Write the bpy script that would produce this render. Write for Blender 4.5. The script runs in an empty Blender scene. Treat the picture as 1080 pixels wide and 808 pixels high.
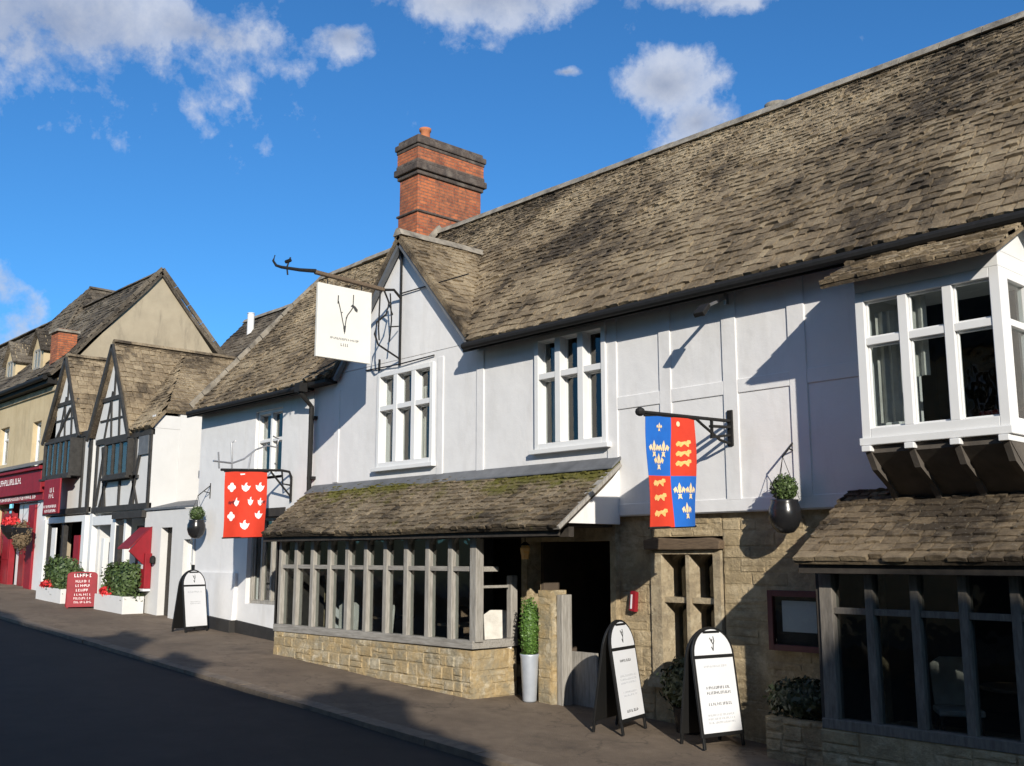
import bpy, math, random
from mathutils import Vector, Matrix, noise
from math import sin, cos, pi, radians
rng = random.Random(7)
S = bpy.context.scene
COL = S.collection
V3 = Vector
SUN = V3((-1.62, 1.0, -0.735)).normalized()          # the way the light travels
def zg(x): return -0.2 - 0.046 * (x + 9.7)            # the street climbs to the left

# ------------------------------------------------------------------ node helpers
def new_mat(name):
    m = bpy.data.materials.new(name); m.use_nodes = True
    return m, m.node_tree, m.node_tree.nodes['Principled BSDF']
def N(nt, typ, **kw):
    n = nt.nodes.new(typ)
    for k, v in kw.items():
        if k in n.inputs.keys() if isinstance(k, str) else False: n.inputs[k].default_value = v
        else: setattr(n, k, v)
    return n
def noise_node(nt, vec, scale, detail=5, rough=0.6, dist=0.0):
    n = nt.nodes.new('ShaderNodeTexNoise')
    n.inputs['Scale'].default_value = scale; n.inputs['Detail'].default_value = detail
    n.inputs['Roughness'].default_value = rough; n.inputs['Distortion'].default_value = dist
    nt.links.new(vec, n.inputs['Vector']); return n.outputs['Fac']
def ramp(nt, fac, stops):
    r = nt.nodes.new('ShaderNodeValToRGB')
    while len(r.color_ramp.elements) < len(stops): r.color_ramp.elements.new(0.5)
    for e, (p, c) in zip(r.color_ramp.elements, stops):
        e.position = p; e.color = (c[0], c[1], c[2], 1) if hasattr(c, '__len__') else (c, c, c, 1)
    nt.links.new(fac, r.inputs['Fac']); return r.outputs['Color']
def mixc(nt, fac, a, b, mode='MIX'):
    m = nt.nodes.new('ShaderNodeMix'); m.data_type = 'RGBA'; m.blend_type = mode
    for s, val in ((0, fac), (6, a), (7, b)):
        if hasattr(val, 'is_linked') or isinstance(val, bpy.types.NodeSocket): nt.links.new(val, m.inputs[s])
        elif s == 0: m.inputs[0].default_value = val
        else: m.inputs[s].default_value = (val[0], val[1], val[2], 1)
    return m.outputs[2]
def math_n(nt, op, a, b=None, c=None, clamp=False):
    m = nt.nodes.new('ShaderNodeMath'); m.operation = op; m.use_clamp = clamp
    for i, v in enumerate((a, b, c)):
        if v is None: continue
        if isinstance(v, bpy.types.NodeSocket): nt.links.new(v, m.inputs[i])
        else: m.inputs[i].default_value = v
    return m.outputs[0]
def obj_coords(nt, scale=(1, 1, 1)):
    t = nt.nodes.new('ShaderNodeTexCoord'); mp = nt.nodes.new('ShaderNodeMapping')
    mp.inputs['Scale'].default_value = scale
    nt.links.new(t.outputs['Object'], mp.inputs['Vector']); return mp.outputs['Vector']
def bump(nt, bs, h, strength, dist):
    b = nt.nodes.new('ShaderNodeBump'); b.inputs['Strength'].default_value = strength; b.inputs['Distance'].default_value = dist
    nt.links.new(h, b.inputs['Height']); nt.links.new(b.outputs['Normal'], bs.inputs['Normal'])
def tint(nt):
    a = nt.nodes.new('ShaderNodeAttribute'); a.attribute_name = 'tint'
    s = nt.nodes.new('ShaderNodeSeparateColor'); nt.links.new(a.outputs['Color'], s.inputs['Color'])
    return s.outputs[0], s.outputs[1], s.outputs[2]

def simple(name, a, b=None, scale=6, rough=0.7, bs=0.25, bd=0.01, bscale=None, stretch=(1, 1, 1), metal=0.0, stain=None, stain_scale=1.2, spec=0.4):
    m, nt, p = new_mat(name)
    b = b or tuple(c * 0.75 for c in a)
    v = obj_coords(nt, stretch)
    f = noise_node(nt, v, scale)
    c = ramp(nt, f, [(0.3, b), (0.7, a)])
    if stain:
        s = ramp(nt, noise_node(nt, v, stain_scale, 6, 0.65), [(0.48, 0.0), (0.75, 1.0)])
        c = mixc(nt, s, c, stain)
    nt.links.new(c, p.inputs['Base Color'])
    p.inputs['Roughness'].default_value = rough; p.inputs['Metallic'].default_value = metal
    p.inputs['Specular IOR Level'].default_value = spec
    if bs: bump(nt, p, noise_node(nt, v, bscale or scale * 4, 6, 0.65), bs, bd)
    return m

def tile_mat(name, dark, mid, light, moss=0.0):
    m, nt, p = new_mat(name); v = obj_coords(nt)
    r, g, b = tint(nt)
    n1 = noise_node(nt, v, 11, 9, 0.78)
    f = math_n(nt, 'ADD', math_n(nt, 'MULTIPLY', r, 0.38), math_n(nt, 'MULTIPLY', n1, 0.62))
    f = math_n(nt, 'ADD', f, math_n(nt, 'MULTIPLY', math_n(nt, 'SUBTRACT', noise_node(nt, v, 0.55, 6, 0.65), 0.5), 1.9))
    c = ramp(nt, f, [(0.22, dark), (0.5, mid), (0.82, light)])
    lich = ramp(nt, noise_node(nt, v, 26, 4, 0.6), [(0.6, 0.0), (0.68, 1.0)])
    c = mixc(nt, math_n(nt, 'MULTIPLY', lich, 0.45), c, (0.30, 0.29, 0.25))
    sp = ramp(nt, noise_node(nt, v, 17, 4, 0.7, 0.5), [(0.60, 0.0), (0.70, 1.0)])
    c = mixc(nt, math_n(nt, 'MULTIPLY', sp, 0.55), c, (0.045, 0.04, 0.034))
    if moss:
        mm = ramp(nt, math_n(nt, 'ADD', noise_node(nt, v, 3.2, 6, 0.7), math_n(nt, 'MULTIPLY', b, 0.5)), [(0.58, 0.0), (0.78, moss)])
        c = mixc(nt, mm, c, (0.13, 0.125, 0.02))
    nt.links.new(c, p.inputs['Base Color']); p.inputs['Roughness'].default_value = 0.92
    p.inputs['Specular IOR Level'].default_value = 0.2
    bump(nt, p, noise_node(nt, v, 13, 9, 0.75), 1.0, 0.075)
    return m

def block_mat(name, dark, mid, light, stain):
    m, nt, p = new_mat(name); v = obj_coords(nt)
    r, g, b = tint(nt)
    f = math_n(nt, 'ADD', math_n(nt, 'MULTIPLY', r, 0.38), math_n(nt, 'MULTIPLY', noise_node(nt, v, 9, 9, 0.78), 0.66))
    c = ramp(nt, f, [(0.25, dark), (0.52, mid), (0.8, light)])
    s = ramp(nt, noise_node(nt, v, 2.6, 8, 0.72, 0.4), [(0.44, 0.0), (0.62, 0.9)])
    c = mixc(nt, s, c, stain)
    pale = ramp(nt, noise_node(nt, v, 4.1, 6, 0.7, 0.2), [(0.52, 0.0), (0.66, 0.75)])
    c = mixc(nt, pale, c, light)
    drk = ramp(nt, noise_node(nt, v, 6.5, 8, 0.75, 0.6), [(0.56, 0.0), (0.68, 0.6)])
    c = mixc(nt, drk, c, dark)
    nt.links.new(c, p.inputs['Base Color']); p.inputs['Roughness'].default_value = 0.9
    p.inputs['Specular IOR Level'].default_value = 0.2
    bump(nt, p, noise_node(nt, v, 12, 9, 0.75), 1.0, 0.05)
    return m

def render_mat(name, a, b, dirt, amount=0.5):
    m, nt, p = new_mat(name); v = obj_coords(nt)
    vs = obj_coords(nt, (1, 1, 0.25))
    c = ramp(nt, noise_node(nt, v, 1.3, 6, 0.6), [(0.3, b), (0.7, a)])
    st = ramp(nt, noise_node(nt, vs, 2.2, 8, 0.7, 0.3), [(0.52, 0.0), (0.78, amount)])
    c = mixc(nt, st, c, dirt)
    nt.links.new(c, p.inputs['Base Color']); p.inputs['Roughness'].default_value = 0.85
    p.inputs['Specular IOR Level'].default_value = 0.25
    h = math_n(nt, 'ADD', math_n(nt, 'MULTIPLY', noise_node(nt, v, 3.0, 4, 0.5), 1.0), math_n(nt, 'MULTIPLY', noise_node(nt, v, 40, 5, 0.6), 0.12))
    bump(nt, p, h, 0.4, 0.03)
    return m

def glass_mat(name, tintc=(0.82, 0.85, 0.85), refl=0.09):
    m = bpy.data.materials.new(name); m.use_nodes = True; nt = m.node_tree; nt.nodes.clear()
    out = nt.nodes.new('ShaderNodeOutputMaterial'); mx = nt.nodes.new('ShaderNodeMixShader')
    tr = nt.nodes.new('ShaderNodeBsdfTransparent'); gl = nt.nodes.new('ShaderNodeBsdfGlossy')
    tr.inputs['Color'].default_value = (*tintc, 1); gl.inputs['Roughness'].default_value = 0.02
    gl.inputs['Color'].default_value = (0.8, 0.78, 0.74, 1)
    fr = nt.nodes.new('ShaderNodeFresnel'); fr.inputs['IOR'].default_value = 1.5
    geo = nt.nodes.new('ShaderNodeNewGeometry')
    f = math_n(nt, 'MULTIPLY', math_n(nt, 'ADD', fr.outputs['Fac'], refl - 0.04), math_n(nt, 'SUBTRACT', 1.0, geo.outputs['Backfacing']))
    v = obj_coords(nt)
    b = nt.nodes.new('ShaderNodeBump'); b.inputs['Strength'].default_value = 0.25; b.inputs['Distance'].default_value = 0.02
    nt.links.new(noise_node(nt, v, 3.5, 2, 0.5), b.inputs['Height'])
    nt.links.new(b.outputs['Normal'], gl.inputs['Normal'])
    nt.links.new(f, mx.inputs['Fac']); nt.links.new(tr.outputs[0], mx.inputs[1]); nt.links.new(gl.outputs[0], mx.inputs[2])
    nt.links.new(mx.outputs[0], out.inputs['Surface'])
    return m

def leaf_mat(name, dark, light):
    m, nt, p = new_mat(name); r, g, b = tint(nt)
    c = ramp(nt, r, [(0.0, dark), (1.0, light)])
    nt.links.new(c, p.inputs['Base Color']); p.inputs['Roughness'].default_value = 0.55
    p.inputs['Subsurface Weight'].default_value = 0.0
    return m

def brick_mat(name):
    m, nt, p = new_mat(name)
    t = nt.nodes.new('ShaderNodeTexCoord'); sx = nt.nodes.new('ShaderNodeSeparateXYZ'); nt.links.new(t.outputs['Object'], sx.inputs[0])
    cb = nt.nodes.new('ShaderNodeCombineXYZ')
    nt.links.new(math_n(nt, 'ADD', sx.outputs[0], sx.outputs[1]), cb.inputs[0]); nt.links.new(sx.outputs[2], cb.inputs[1])
    br = nt.nodes.new('ShaderNodeTexBrick'); nt.links.new(cb.outputs[0], br.inputs['Vector'])
    br.inputs['Scale'].default_value = 1.0; br.inputs['Brick Width'].default_value = 0.225; br.inputs['Row Height'].default_value = 0.075
    br.inputs['Mortar Size'].default_value = 0.009; br.inputs['Bias'].default_value = 0.0
    br.inputs['Color1'].default_value = (0.44, 0.125, 0.045, 1); br.inputs['Color2'].default_value = (0.24, 0.062, 0.028, 1)
    br.inputs['Mortar'].default_value = (0.16, 0.095, 0.065, 1)
    v = obj_coords(nt, (1, 1, 0.45))
    c = mixc(nt, ramp(nt, noise_node(nt, v, 2.3, 7, 0.7), [(0.46, 0.0), (0.72, 0.85)]), br.outputs['Color'], (0.055, 0.035, 0.028))
    c = mixc(nt, ramp(nt, noise_node(nt, obj_coords(nt), 9, 5, 0.6), [(0.4, 0.0), (0.8, 0.4)]), c, (0.62, 0.22, 0.09))
    nt.links.new(c, p.inputs['Base Color']); p.inputs['Roughness'].default_value = 0.9
    hh = math_n(nt, 'ADD', math_n(nt, 'MULTIPLY', br.outputs['Fac'], -1.0), math_n(nt, 'MULTIPLY', noise_node(nt, obj_coords(nt), 30, 5, 0.6), 0.8))
    bump(nt, p, hh, 0.8, 0.012)
    return m

M = {}
M['tile'] = tile_mat('stone_tile', (0.07, 0.054, 0.038), (0.26, 0.198, 0.126), (0.43, 0.34, 0.22))
M['tile_moss'] = tile_mat('mossy_stone_tile', (0.06, 0.047, 0.033), (0.195, 0.152, 0.10), (0.33, 0.265, 0.18), moss=0.9)
M['tile_far'] = tile_mat('weathered_stone_tile', (0.05, 0.042, 0.034), (0.135, 0.11, 0.082), (0.22, 0.185, 0.14))
M['ridge'] = simple('ridge_stone', (0.34, 0.30, 0.24), (0.17, 0.15, 0.12), 5, 0.9, 0.6, 0.02, stain=(0.08, 0.07, 0.06), stain_scale=3)
M['white'] = render_mat('white_limewash', (0.715, 0.71, 0.705), (0.655, 0.65, 0.645), (0.48, 0.46, 0.43), 0.45)
M['white_b'] = render_mat('white_render', (0.62, 0.615, 0.60), (0.58, 0.575, 0.56), (0.60, 0.58, 0.54), 0.25)
M['cream'] = render_mat('cream_render', (0.56, 0.455, 0.285), (0.46, 0.36, 0.215), (0.24, 0.185, 0.12), 0.6)
M['grey_render'] = render_mat('grey_roughcast', (0.39, 0.33, 0.235), (0.31, 0.26, 0.185), (0.14, 0.12, 0.09), 0.85)
M['paint'] = simple('white_gloss_paint', (0.70, 0.70, 0.69), (0.66, 0.66, 0.65), 4, 0.4, 0.05, 0.005)
M['block'] = block_mat('limestone_block', (0.27, 0.20, 0.105), (0.47, 0.35, 0.185), (0.62, 0.55, 0.41), (0.30, 0.265, 0.19))
M['wallstone'] = block_mat('weathered_limestone', (0.26, 0.20, 0.115), (0.47, 0.37, 0.225), (0.58, 0.48, 0.32), (0.27, 0.215, 0.135))
M['dressed'] = block_mat('dressed_stone', (0.30, 0.235, 0.15), (0.44, 0.36, 0.24), (0.56, 0.49, 0.35), (0.26, 0.215, 0.15))
M['oak'] = simple('silvered_oak', (0.37, 0.35, 0.315), (0.23, 0.215, 0.19), 9, 0.8, 0.5, 0.008, 30, (6, 6, 0.6), stain=(0.17, 0.155, 0.135), stain_scale=4)
M['oak_h'] = simple('silvered_oak_rail', (0.37, 0.35, 0.315), (0.23, 0.215, 0.19), 9, 0.8, 0.5, 0.008, 30, (0.6, 6, 6), stain=(0.17, 0.155, 0.135), stain_scale=4)
M['oak_dark'] = simple('dark_weathered_oak', (0.20, 0.18, 0.155), (0.12, 0.108, 0.093), 9, 0.85, 0.5, 0.008, 30, (4, 6, 0.8), stain=(0.09, 0.08, 0.068), stain_scale=4)
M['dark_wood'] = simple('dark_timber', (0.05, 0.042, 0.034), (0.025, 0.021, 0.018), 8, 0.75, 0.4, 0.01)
M['brown_wood'] = simple('brown_timber', (0.17, 0.12, 0.075), (0.08, 0.055, 0.036), 10, 0.8, 0.6, 0.012, 30, (0.7, 5, 5))
M['black_timber'] = simple('black_painted_timber', (0.045, 0.042, 0.038), (0.022, 0.02, 0.018), 8, 0.7, 0.4, 0.01)
M['cove'] = simple('brown_grey_boarding', (0.10, 0.086, 0.072), (0.065, 0.056, 0.047), 5, 0.8, 0.3, 0.01)
M['iron'] = simple('black_iron', (0.020, 0.019, 0.019), (0.013, 0.013, 0.012), 20, 0.65, 0.2, 0.003, spec=0.2)
M['lead'] = simple('lead_sheet', (0.15, 0.155, 0.165), (0.09, 0.095, 0.10), 4, 0.55, 0.2, 0.01)
M['glass'] = glass_mat('window_glass')
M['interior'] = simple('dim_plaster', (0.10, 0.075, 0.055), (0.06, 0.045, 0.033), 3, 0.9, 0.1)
M['curtain'] = simple('pale_curtain', (0.62, 0.60, 0.55), (0.45, 0.43, 0.39), 6, 0.9, 0.3, 0.02)
M['curtain_red'] = simple('red_curtain', (0.30, 0.035, 0.03), (0.18, 0.02, 0.02), 6, 0.9, 0.3, 0.02)
M['plinth'] = simple('black_plinth_paint', (0.03, 0.028, 0.026), (0.018, 0.017, 0.016), 6, 0.7, 0.4, 0.015)
M['asphalt'] = simple('asphalt', (0.034, 0.0275, 0.022), (0.024, 0.0195, 0.0155), 3, 0.85, 0.6, 0.012, 90, stain=(0.018, 0.0145, 0.0115), stain_scale=0.7)
M['pave'] = simple('worn_tarmac_footway', (0.20, 0.145, 0.096), (0.145, 0.104, 0.069), 5, 0.9, 0.8, 0.02, 60, stain=(0.085, 0.064, 0.046), stain_scale=1.3)
def paving_mat():
    m = simple('worn_tarmac', (0.20, 0.152, 0.108), (0.145, 0.11, 0.078), 5, 0.9, 0.9, 0.02, 60, stain=(0.085, 0.064, 0.046), stain_scale=1.3)
    nt = m.node_tree; p = nt.nodes['Principled BSDF']; src = p.inputs['Base Color'].links[0].from_socket; v = obj_coords(nt)
    c = mixc(nt, ramp(nt, noise_node(nt, v, 45, 3, .6), [(.60, 0.0), (.72, .55)]), src, (0.30, 0.25, 0.19))      # pale grit
    vo = nt.nodes.new('ShaderNodeTexVoronoi'); vo.feature = 'DISTANCE_TO_EDGE'; vo.inputs['Scale'].default_value = .55
    vv = nt.nodes.new('ShaderNodeVectorMath'); vv.operation = 'ADD'; ns = nt.nodes.new('ShaderNodeTexNoise'); ns.inputs['Scale'].default_value = 2.5; ns.inputs['Detail'].default_value = 6
    nt.links.new(v, ns.inputs['Vector']); nt.links.new(v, vv.inputs[0]); nt.links.new(ns.outputs['Color'], vv.inputs[1]); nt.links.new(vv.outputs[0], vo.inputs['Vector'])
    c = mixc(nt, ramp(nt, vo.outputs['Distance'], [(0.0, .7), (.012, 0.0)]), c, (0.055, 0.043, 0.032))          # hairline cracks
    c = mixc(nt, ramp(nt, noise_node(nt, v, .45, 3, .5), [(.42, 0.0), (.62, .5)]), c, (0.115, 0.085, 0.06))
    nt.links.new(c, p.inputs['Base Color']); return m
M['pave'] = paving_mat()
M['kerb'] = simple('kerb_stone', (0.22, 0.175, 0.125), (0.13, 0.10, 0.075), 7, 0.85, 0.5, 0.01, stain=(0.09, 0.08, 0.07), stain_scale=2)
M['earth'] = simple('rough_grass_ground', (0.07, 0.085, 0.035), (0.05, 0.06, 0.025), 0.6, 0.95, 0.5, 0.05)
M['brick'] = brick_mat('red_brick')
M['soot'] = simple('sooty_stone', (0.10, 0.075, 0.06), (0.045, 0.036, 0.032), 6, 0.9, 0.6, 0.02, stain=(0.17, 0.14, 0.115), stain_scale=4)
M['terracotta'] = simple('terracotta', (0.52, 0.19, 0.08), (0.38, 0.13, 0.06), 8, 0.8, 0.2)
M['sign_white'] = simple('cream_sign_board', (0.69, 0.67, 0.61), (0.65, 0.63, 0.57), 2, 0.5, 0.03, 0.003)
M['board_white'] = simple('white_menu_panel', (0.66, 0.67, 0.69), (0.62, 0.63, 0.65), 2, 0.35, 0.0)
M['ink'] = simple('dark_lettering', (0.05, 0.05, 0.05), (0.04, 0.04, 0.04), 5, 0.6, 0)
M['ink_grey'] = simple('grey_lettering', (0.42, 0.43, 0.45), (0.38, 0.39, 0.41), 5, 0.6, 0)
M['red_cloth'] = simple('red_banner_cloth', (0.62, 0.045, 0.018), (0.56, 0.038, 0.016), 8, 0.8, 0.15, 0.01)
M['blue_cloth'] = simple('blue_banner_cloth', (0.010, 0.13, 0.50), (0.010, 0.11, 0.44), 8, 0.8, 0.15, 0.01)
M['gold'] = simple('gold_emblem', (0.80, 0.55, 0.22), (0.72, 0.62, 0.46), 25, 0.7, 0)
M['orange_gold'] = simple('orange_gold_emblem', (0.85, 0.42, 0.10), (0.80, 0.52, 0.22), 25, 0.7, 0)
M['white_cloth'] = simple('white_emblem', (0.86, 0.84, 0.82), (0.80, 0.77, 0.76), 20, 0.8, 0)
M['red_paint'] = simple('red_paint', (0.27, 0.009, 0.018), (0.19, 0.007, 0.013), 5, 0.6, 0.1, 0.004)
M['dark_red'] = simple('deep_red_paint', (0.23, 0.018, 0.022), (0.15, 0.013, 0.016), 5, 0.5, 0.15, 0.004)
M['flower_red'] = leaf_mat('red_petals', (0.45, 0.01, 0.015), (0.75, 0.05, 0.05))
M['leaf'] = leaf_mat('box_leaves', (0.022, 0.042, 0.012), (0.085, 0.13, 0.035))
M['leaf_dark'] = leaf_mat('shrub_leaves', (0.02, 0.03, 0.012), (0.07, 0.085, 0.035))
M['leaf_bright'] = leaf_mat('bright_box_leaves', (0.035, 0.085, 0.012), (0.11, 0.21, 0.035))
M['zinc'] = simple('galvanised_zinc', (0.50, 0.54, 0.60), (0.40, 0.44, 0.50), 6, 0.45, 0.1, 0.004, metal=0.35)
M['dry_stem'] = simple('dry_stems', (0.20, 0.14, 0.08), (0.10, 0.07, 0.04), 14, 0.9, 0.3)
M['black_gloss'] = simple('black_gloss_plastic', (0.016, 0.016, 0.017), (0.012, 0.012, 0.013), 5, 0.25, 0.0)
M['black_frame'] = simple('black_sign_frame', (0.010, 0.010, 0.010), (0.008, 0.008, 0.008), 5, 0.5, 0.0)
M['steel'] = simple('dull_steel', (0.45, 0.45, 0.46), (0.35, 0.35, 0.36), 6, 0.4, 0.05, metal=0.8)
M['maroon'] = simple('maroon_timber', (0.10, 0.025, 0.022), (0.06, 0.016, 0.015), 6, 0.6, 0.2)
M['soil'] = simple('potting_soil', (0.04, 0.03, 0.022), (0.025, 0.02, 0.015), 20, 0.95, 0.6, 0.01)

# ------------------------------------------------------------------ mesh builder
class MB:
    def __init__(s): s.v = []; s.f = []; s.t = []; s.m = []
    def face(s, pts, t=(.5, .5, 0), m=0):
        b = len(s.v); s.v += [tuple(p) for p in pts]; s.f.append(tuple(range(b, b + len(pts)))); s.t.append(t); s.m.append(m)
    def raw(s, vs, fs, t=(.5, .5, 0), m=0):
        b = len(s.v); s.v += [tuple(p) for p in vs]
        for f in fs: s.f.append(tuple(b + i for i in f)); s.t.append(t); s.m.append(m)
    def hexa(s, p, t=(.5, .5, 0), m=0):   # p: 4 bottom, 4 top, same turn
        s.raw(p, [(3, 2, 1, 0), (4, 5, 6, 7), (0, 1, 5, 4), (1, 2, 6, 5), (2, 3, 7, 6), (3, 0, 4, 7)], t, m)
    def box(s, x0, x1, y0, y1, z0, z1, t=(.5, .5, 0), m=0):
        s.hexa([(x0, y0, z0), (x1, y0, z0), (x1, y1, z0), (x0, y1, z0), (x0, y0, z1), (x1, y0, z1), (x1, y1, z1), (x0, y1, z1)], t, m)
    def prism(s, poly, d, t=(.5, .5, 0), m=0):     # poly: 3D loop, d: extrusion
        n = len(poly); a = [V3(p) for p in poly]; d = V3(d)
        s.raw([*a, *[p + d for p in a]], [tuple(range(n)), tuple(range(2 * n - 1, n - 1, -1))] + [(i, (i + 1) % n, n + (i + 1) % n, n + i) for i in range(n)], t, m)
    def bar(s, P, Q, w, h, up=(0, 0, 1), t=(.5, .5, 0), m=0):
        P = V3(P); Q = V3(Q); d = (Q - P).normalized(); a = d.cross(V3(up))
        if a.length < 1e-4: a = d.cross(V3((1, 0, 0)))
        a.normalize(); b = a.cross(d).normalized(); a *= w / 2; b *= h / 2
        s.hexa([P - a - b, P + a - b, P + a + b, P - a + b, Q - a - b, Q + a - b, Q + a + b, Q - a + b], t, m)
    def tube(s, pts, r, n=8, t=(.5, .5, 0), m=0):
        pts = [V3(p) for p in pts]; rs = r if hasattr(r, '__len__') else [r] * len(pts)
        vs = []; fs = []
        for i, p in enumerate(pts):
            d = (pts[min(i + 1, len(pts) - 1)] - pts[max(i - 1, 0)]).normalized()
            a = d.cross(V3((0.13, 0.21, 1))); a = a if a.length > .05 else d.cross(V3((1, 0, 0))); a.normalize(); b = d.cross(a)
            vs += [p + (a * cos(2 * pi * k / n) + b * sin(2 * pi * k / n)) * rs[i] for k in range(n)]
        for i in range(len(pts) - 1):
            fs += [(i * n + k, i * n + (k + 1) % n, (i + 1) * n + (k + 1) % n, (i + 1) * n + k) for k in range(n)]
        fs += [tuple(range(n - 1, -1, -1)), tuple((len(pts) - 1) * n + k for k in range(n))]
        s.raw(vs, fs, t, m)
    def lathe(s, c, prof, n=20, t=(.5, .5, 0), m=0):   # prof: (radius, z)
        c = V3(c); vs = []; fs = []
        for r, z in prof: vs += [c + V3((r * cos(2 * pi * k / n), r * sin(2 * pi * k / n), z)) for k in range(n)]
        for i in range(len(prof) - 1): fs += [(i * n + k, i * n + (k + 1) % n, (i + 1) * n + (k + 1) % n, (i + 1) * n + k) for k in range(n)]
        fs += [tuple(range(n - 1, -1, -1)), tuple((len(prof) - 1) * n + k for k in range(n))]
        s.raw(vs, fs, t, m)
    def pieces(s):
        par = list(range(len(s.v)))
        def find(a):
            while par[a] != a: par[a] = par[par[a]]; a = par[a]
            return a
        for f in s.f:
            for i in f[1:]:
                a, b = find(f[0]), find(i)
                if a != b: par[b] = a
        g = {}
        for k, f in enumerate(s.f): g.setdefault(find(f[0]), []).append(k)
        for ks in g.values():
            q = MB(); mp = {}
            for k in ks:
                nf = []
                for i in s.f[k]:
                    if i not in mp: mp[i] = len(q.v); q.v.append(s.v[i])
                    nf.append(mp[i])
                q.f.append(tuple(nf)); q.t.append(s.t[k]); q.m.append(s.m[k])
            yield q
    def build_each(s, name, mats, parent, **kw):
        return [q.build(name, mats, parent, **kw) for q in s.pieces()][0]
    def build(s, name, mats, parent=None, smooth=False, bevel=0.0, base=None):
        root = parent
        while root is not None and root.parent is not None: root = root.parent
        o0 = V3(root.location) if root is not None else V3(base or (0, 0, 0))
        me = bpy.data.meshes.new(name); me.from_pydata([tuple(V3(p) - o0) for p in s.v], [], s.f)
        mats = mats if isinstance(mats, (list, tuple)) else [mats]
        for m in mats: me.materials.append(M[m] if isinstance(m, str) else m)
        ca = me.color_attributes.new('tint', 'FLOAT_COLOR', 'CORNER')
        buf = []
        for f, t in zip(s.f, s.t): buf += [t[0], t[1], t[2], 1.0] * len(f)
        ca.data.foreach_set('color', buf)
        me.polygons.foreach_set('material_index', s.m)
        if smooth: me.polygons.foreach_set('use_smooth', [True] * len(me.polygons))
        import bmesh
        bm = bmesh.new(); bm.from_mesh(me); bmesh.ops.recalc_face_normals(bm, faces=bm.faces); bm.to_mesh(me); bm.free()
        o = bpy.data.objects.new(name, me); COL.objects.link(o)
        if parent is not None: o.parent = parent
        else: o.location = o0
        if bevel:
            b = o.modifiers.new('bevel', 'BEVEL'); b.width = bevel; b.segments = 2; b.limit_method = 'ANGLE'
        return o

def thing(name, label, cat, loc, group=None):
    o = bpy.data.objects.new(name, None); COL.objects.link(o); o.location = loc; o.empty_display_size = .2
    o['label'] = label; o['category'] = cat
    if group: o['group'] = group
    return o
def tag(o, label, cat, group=None):
    o['label'] = label; o['category'] = cat
    if group: o['group'] = group
    return o
def struct(name, mb, mat): 
    o = mb.build(name, mat); o['kind'] = 'structure'; return o

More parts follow.
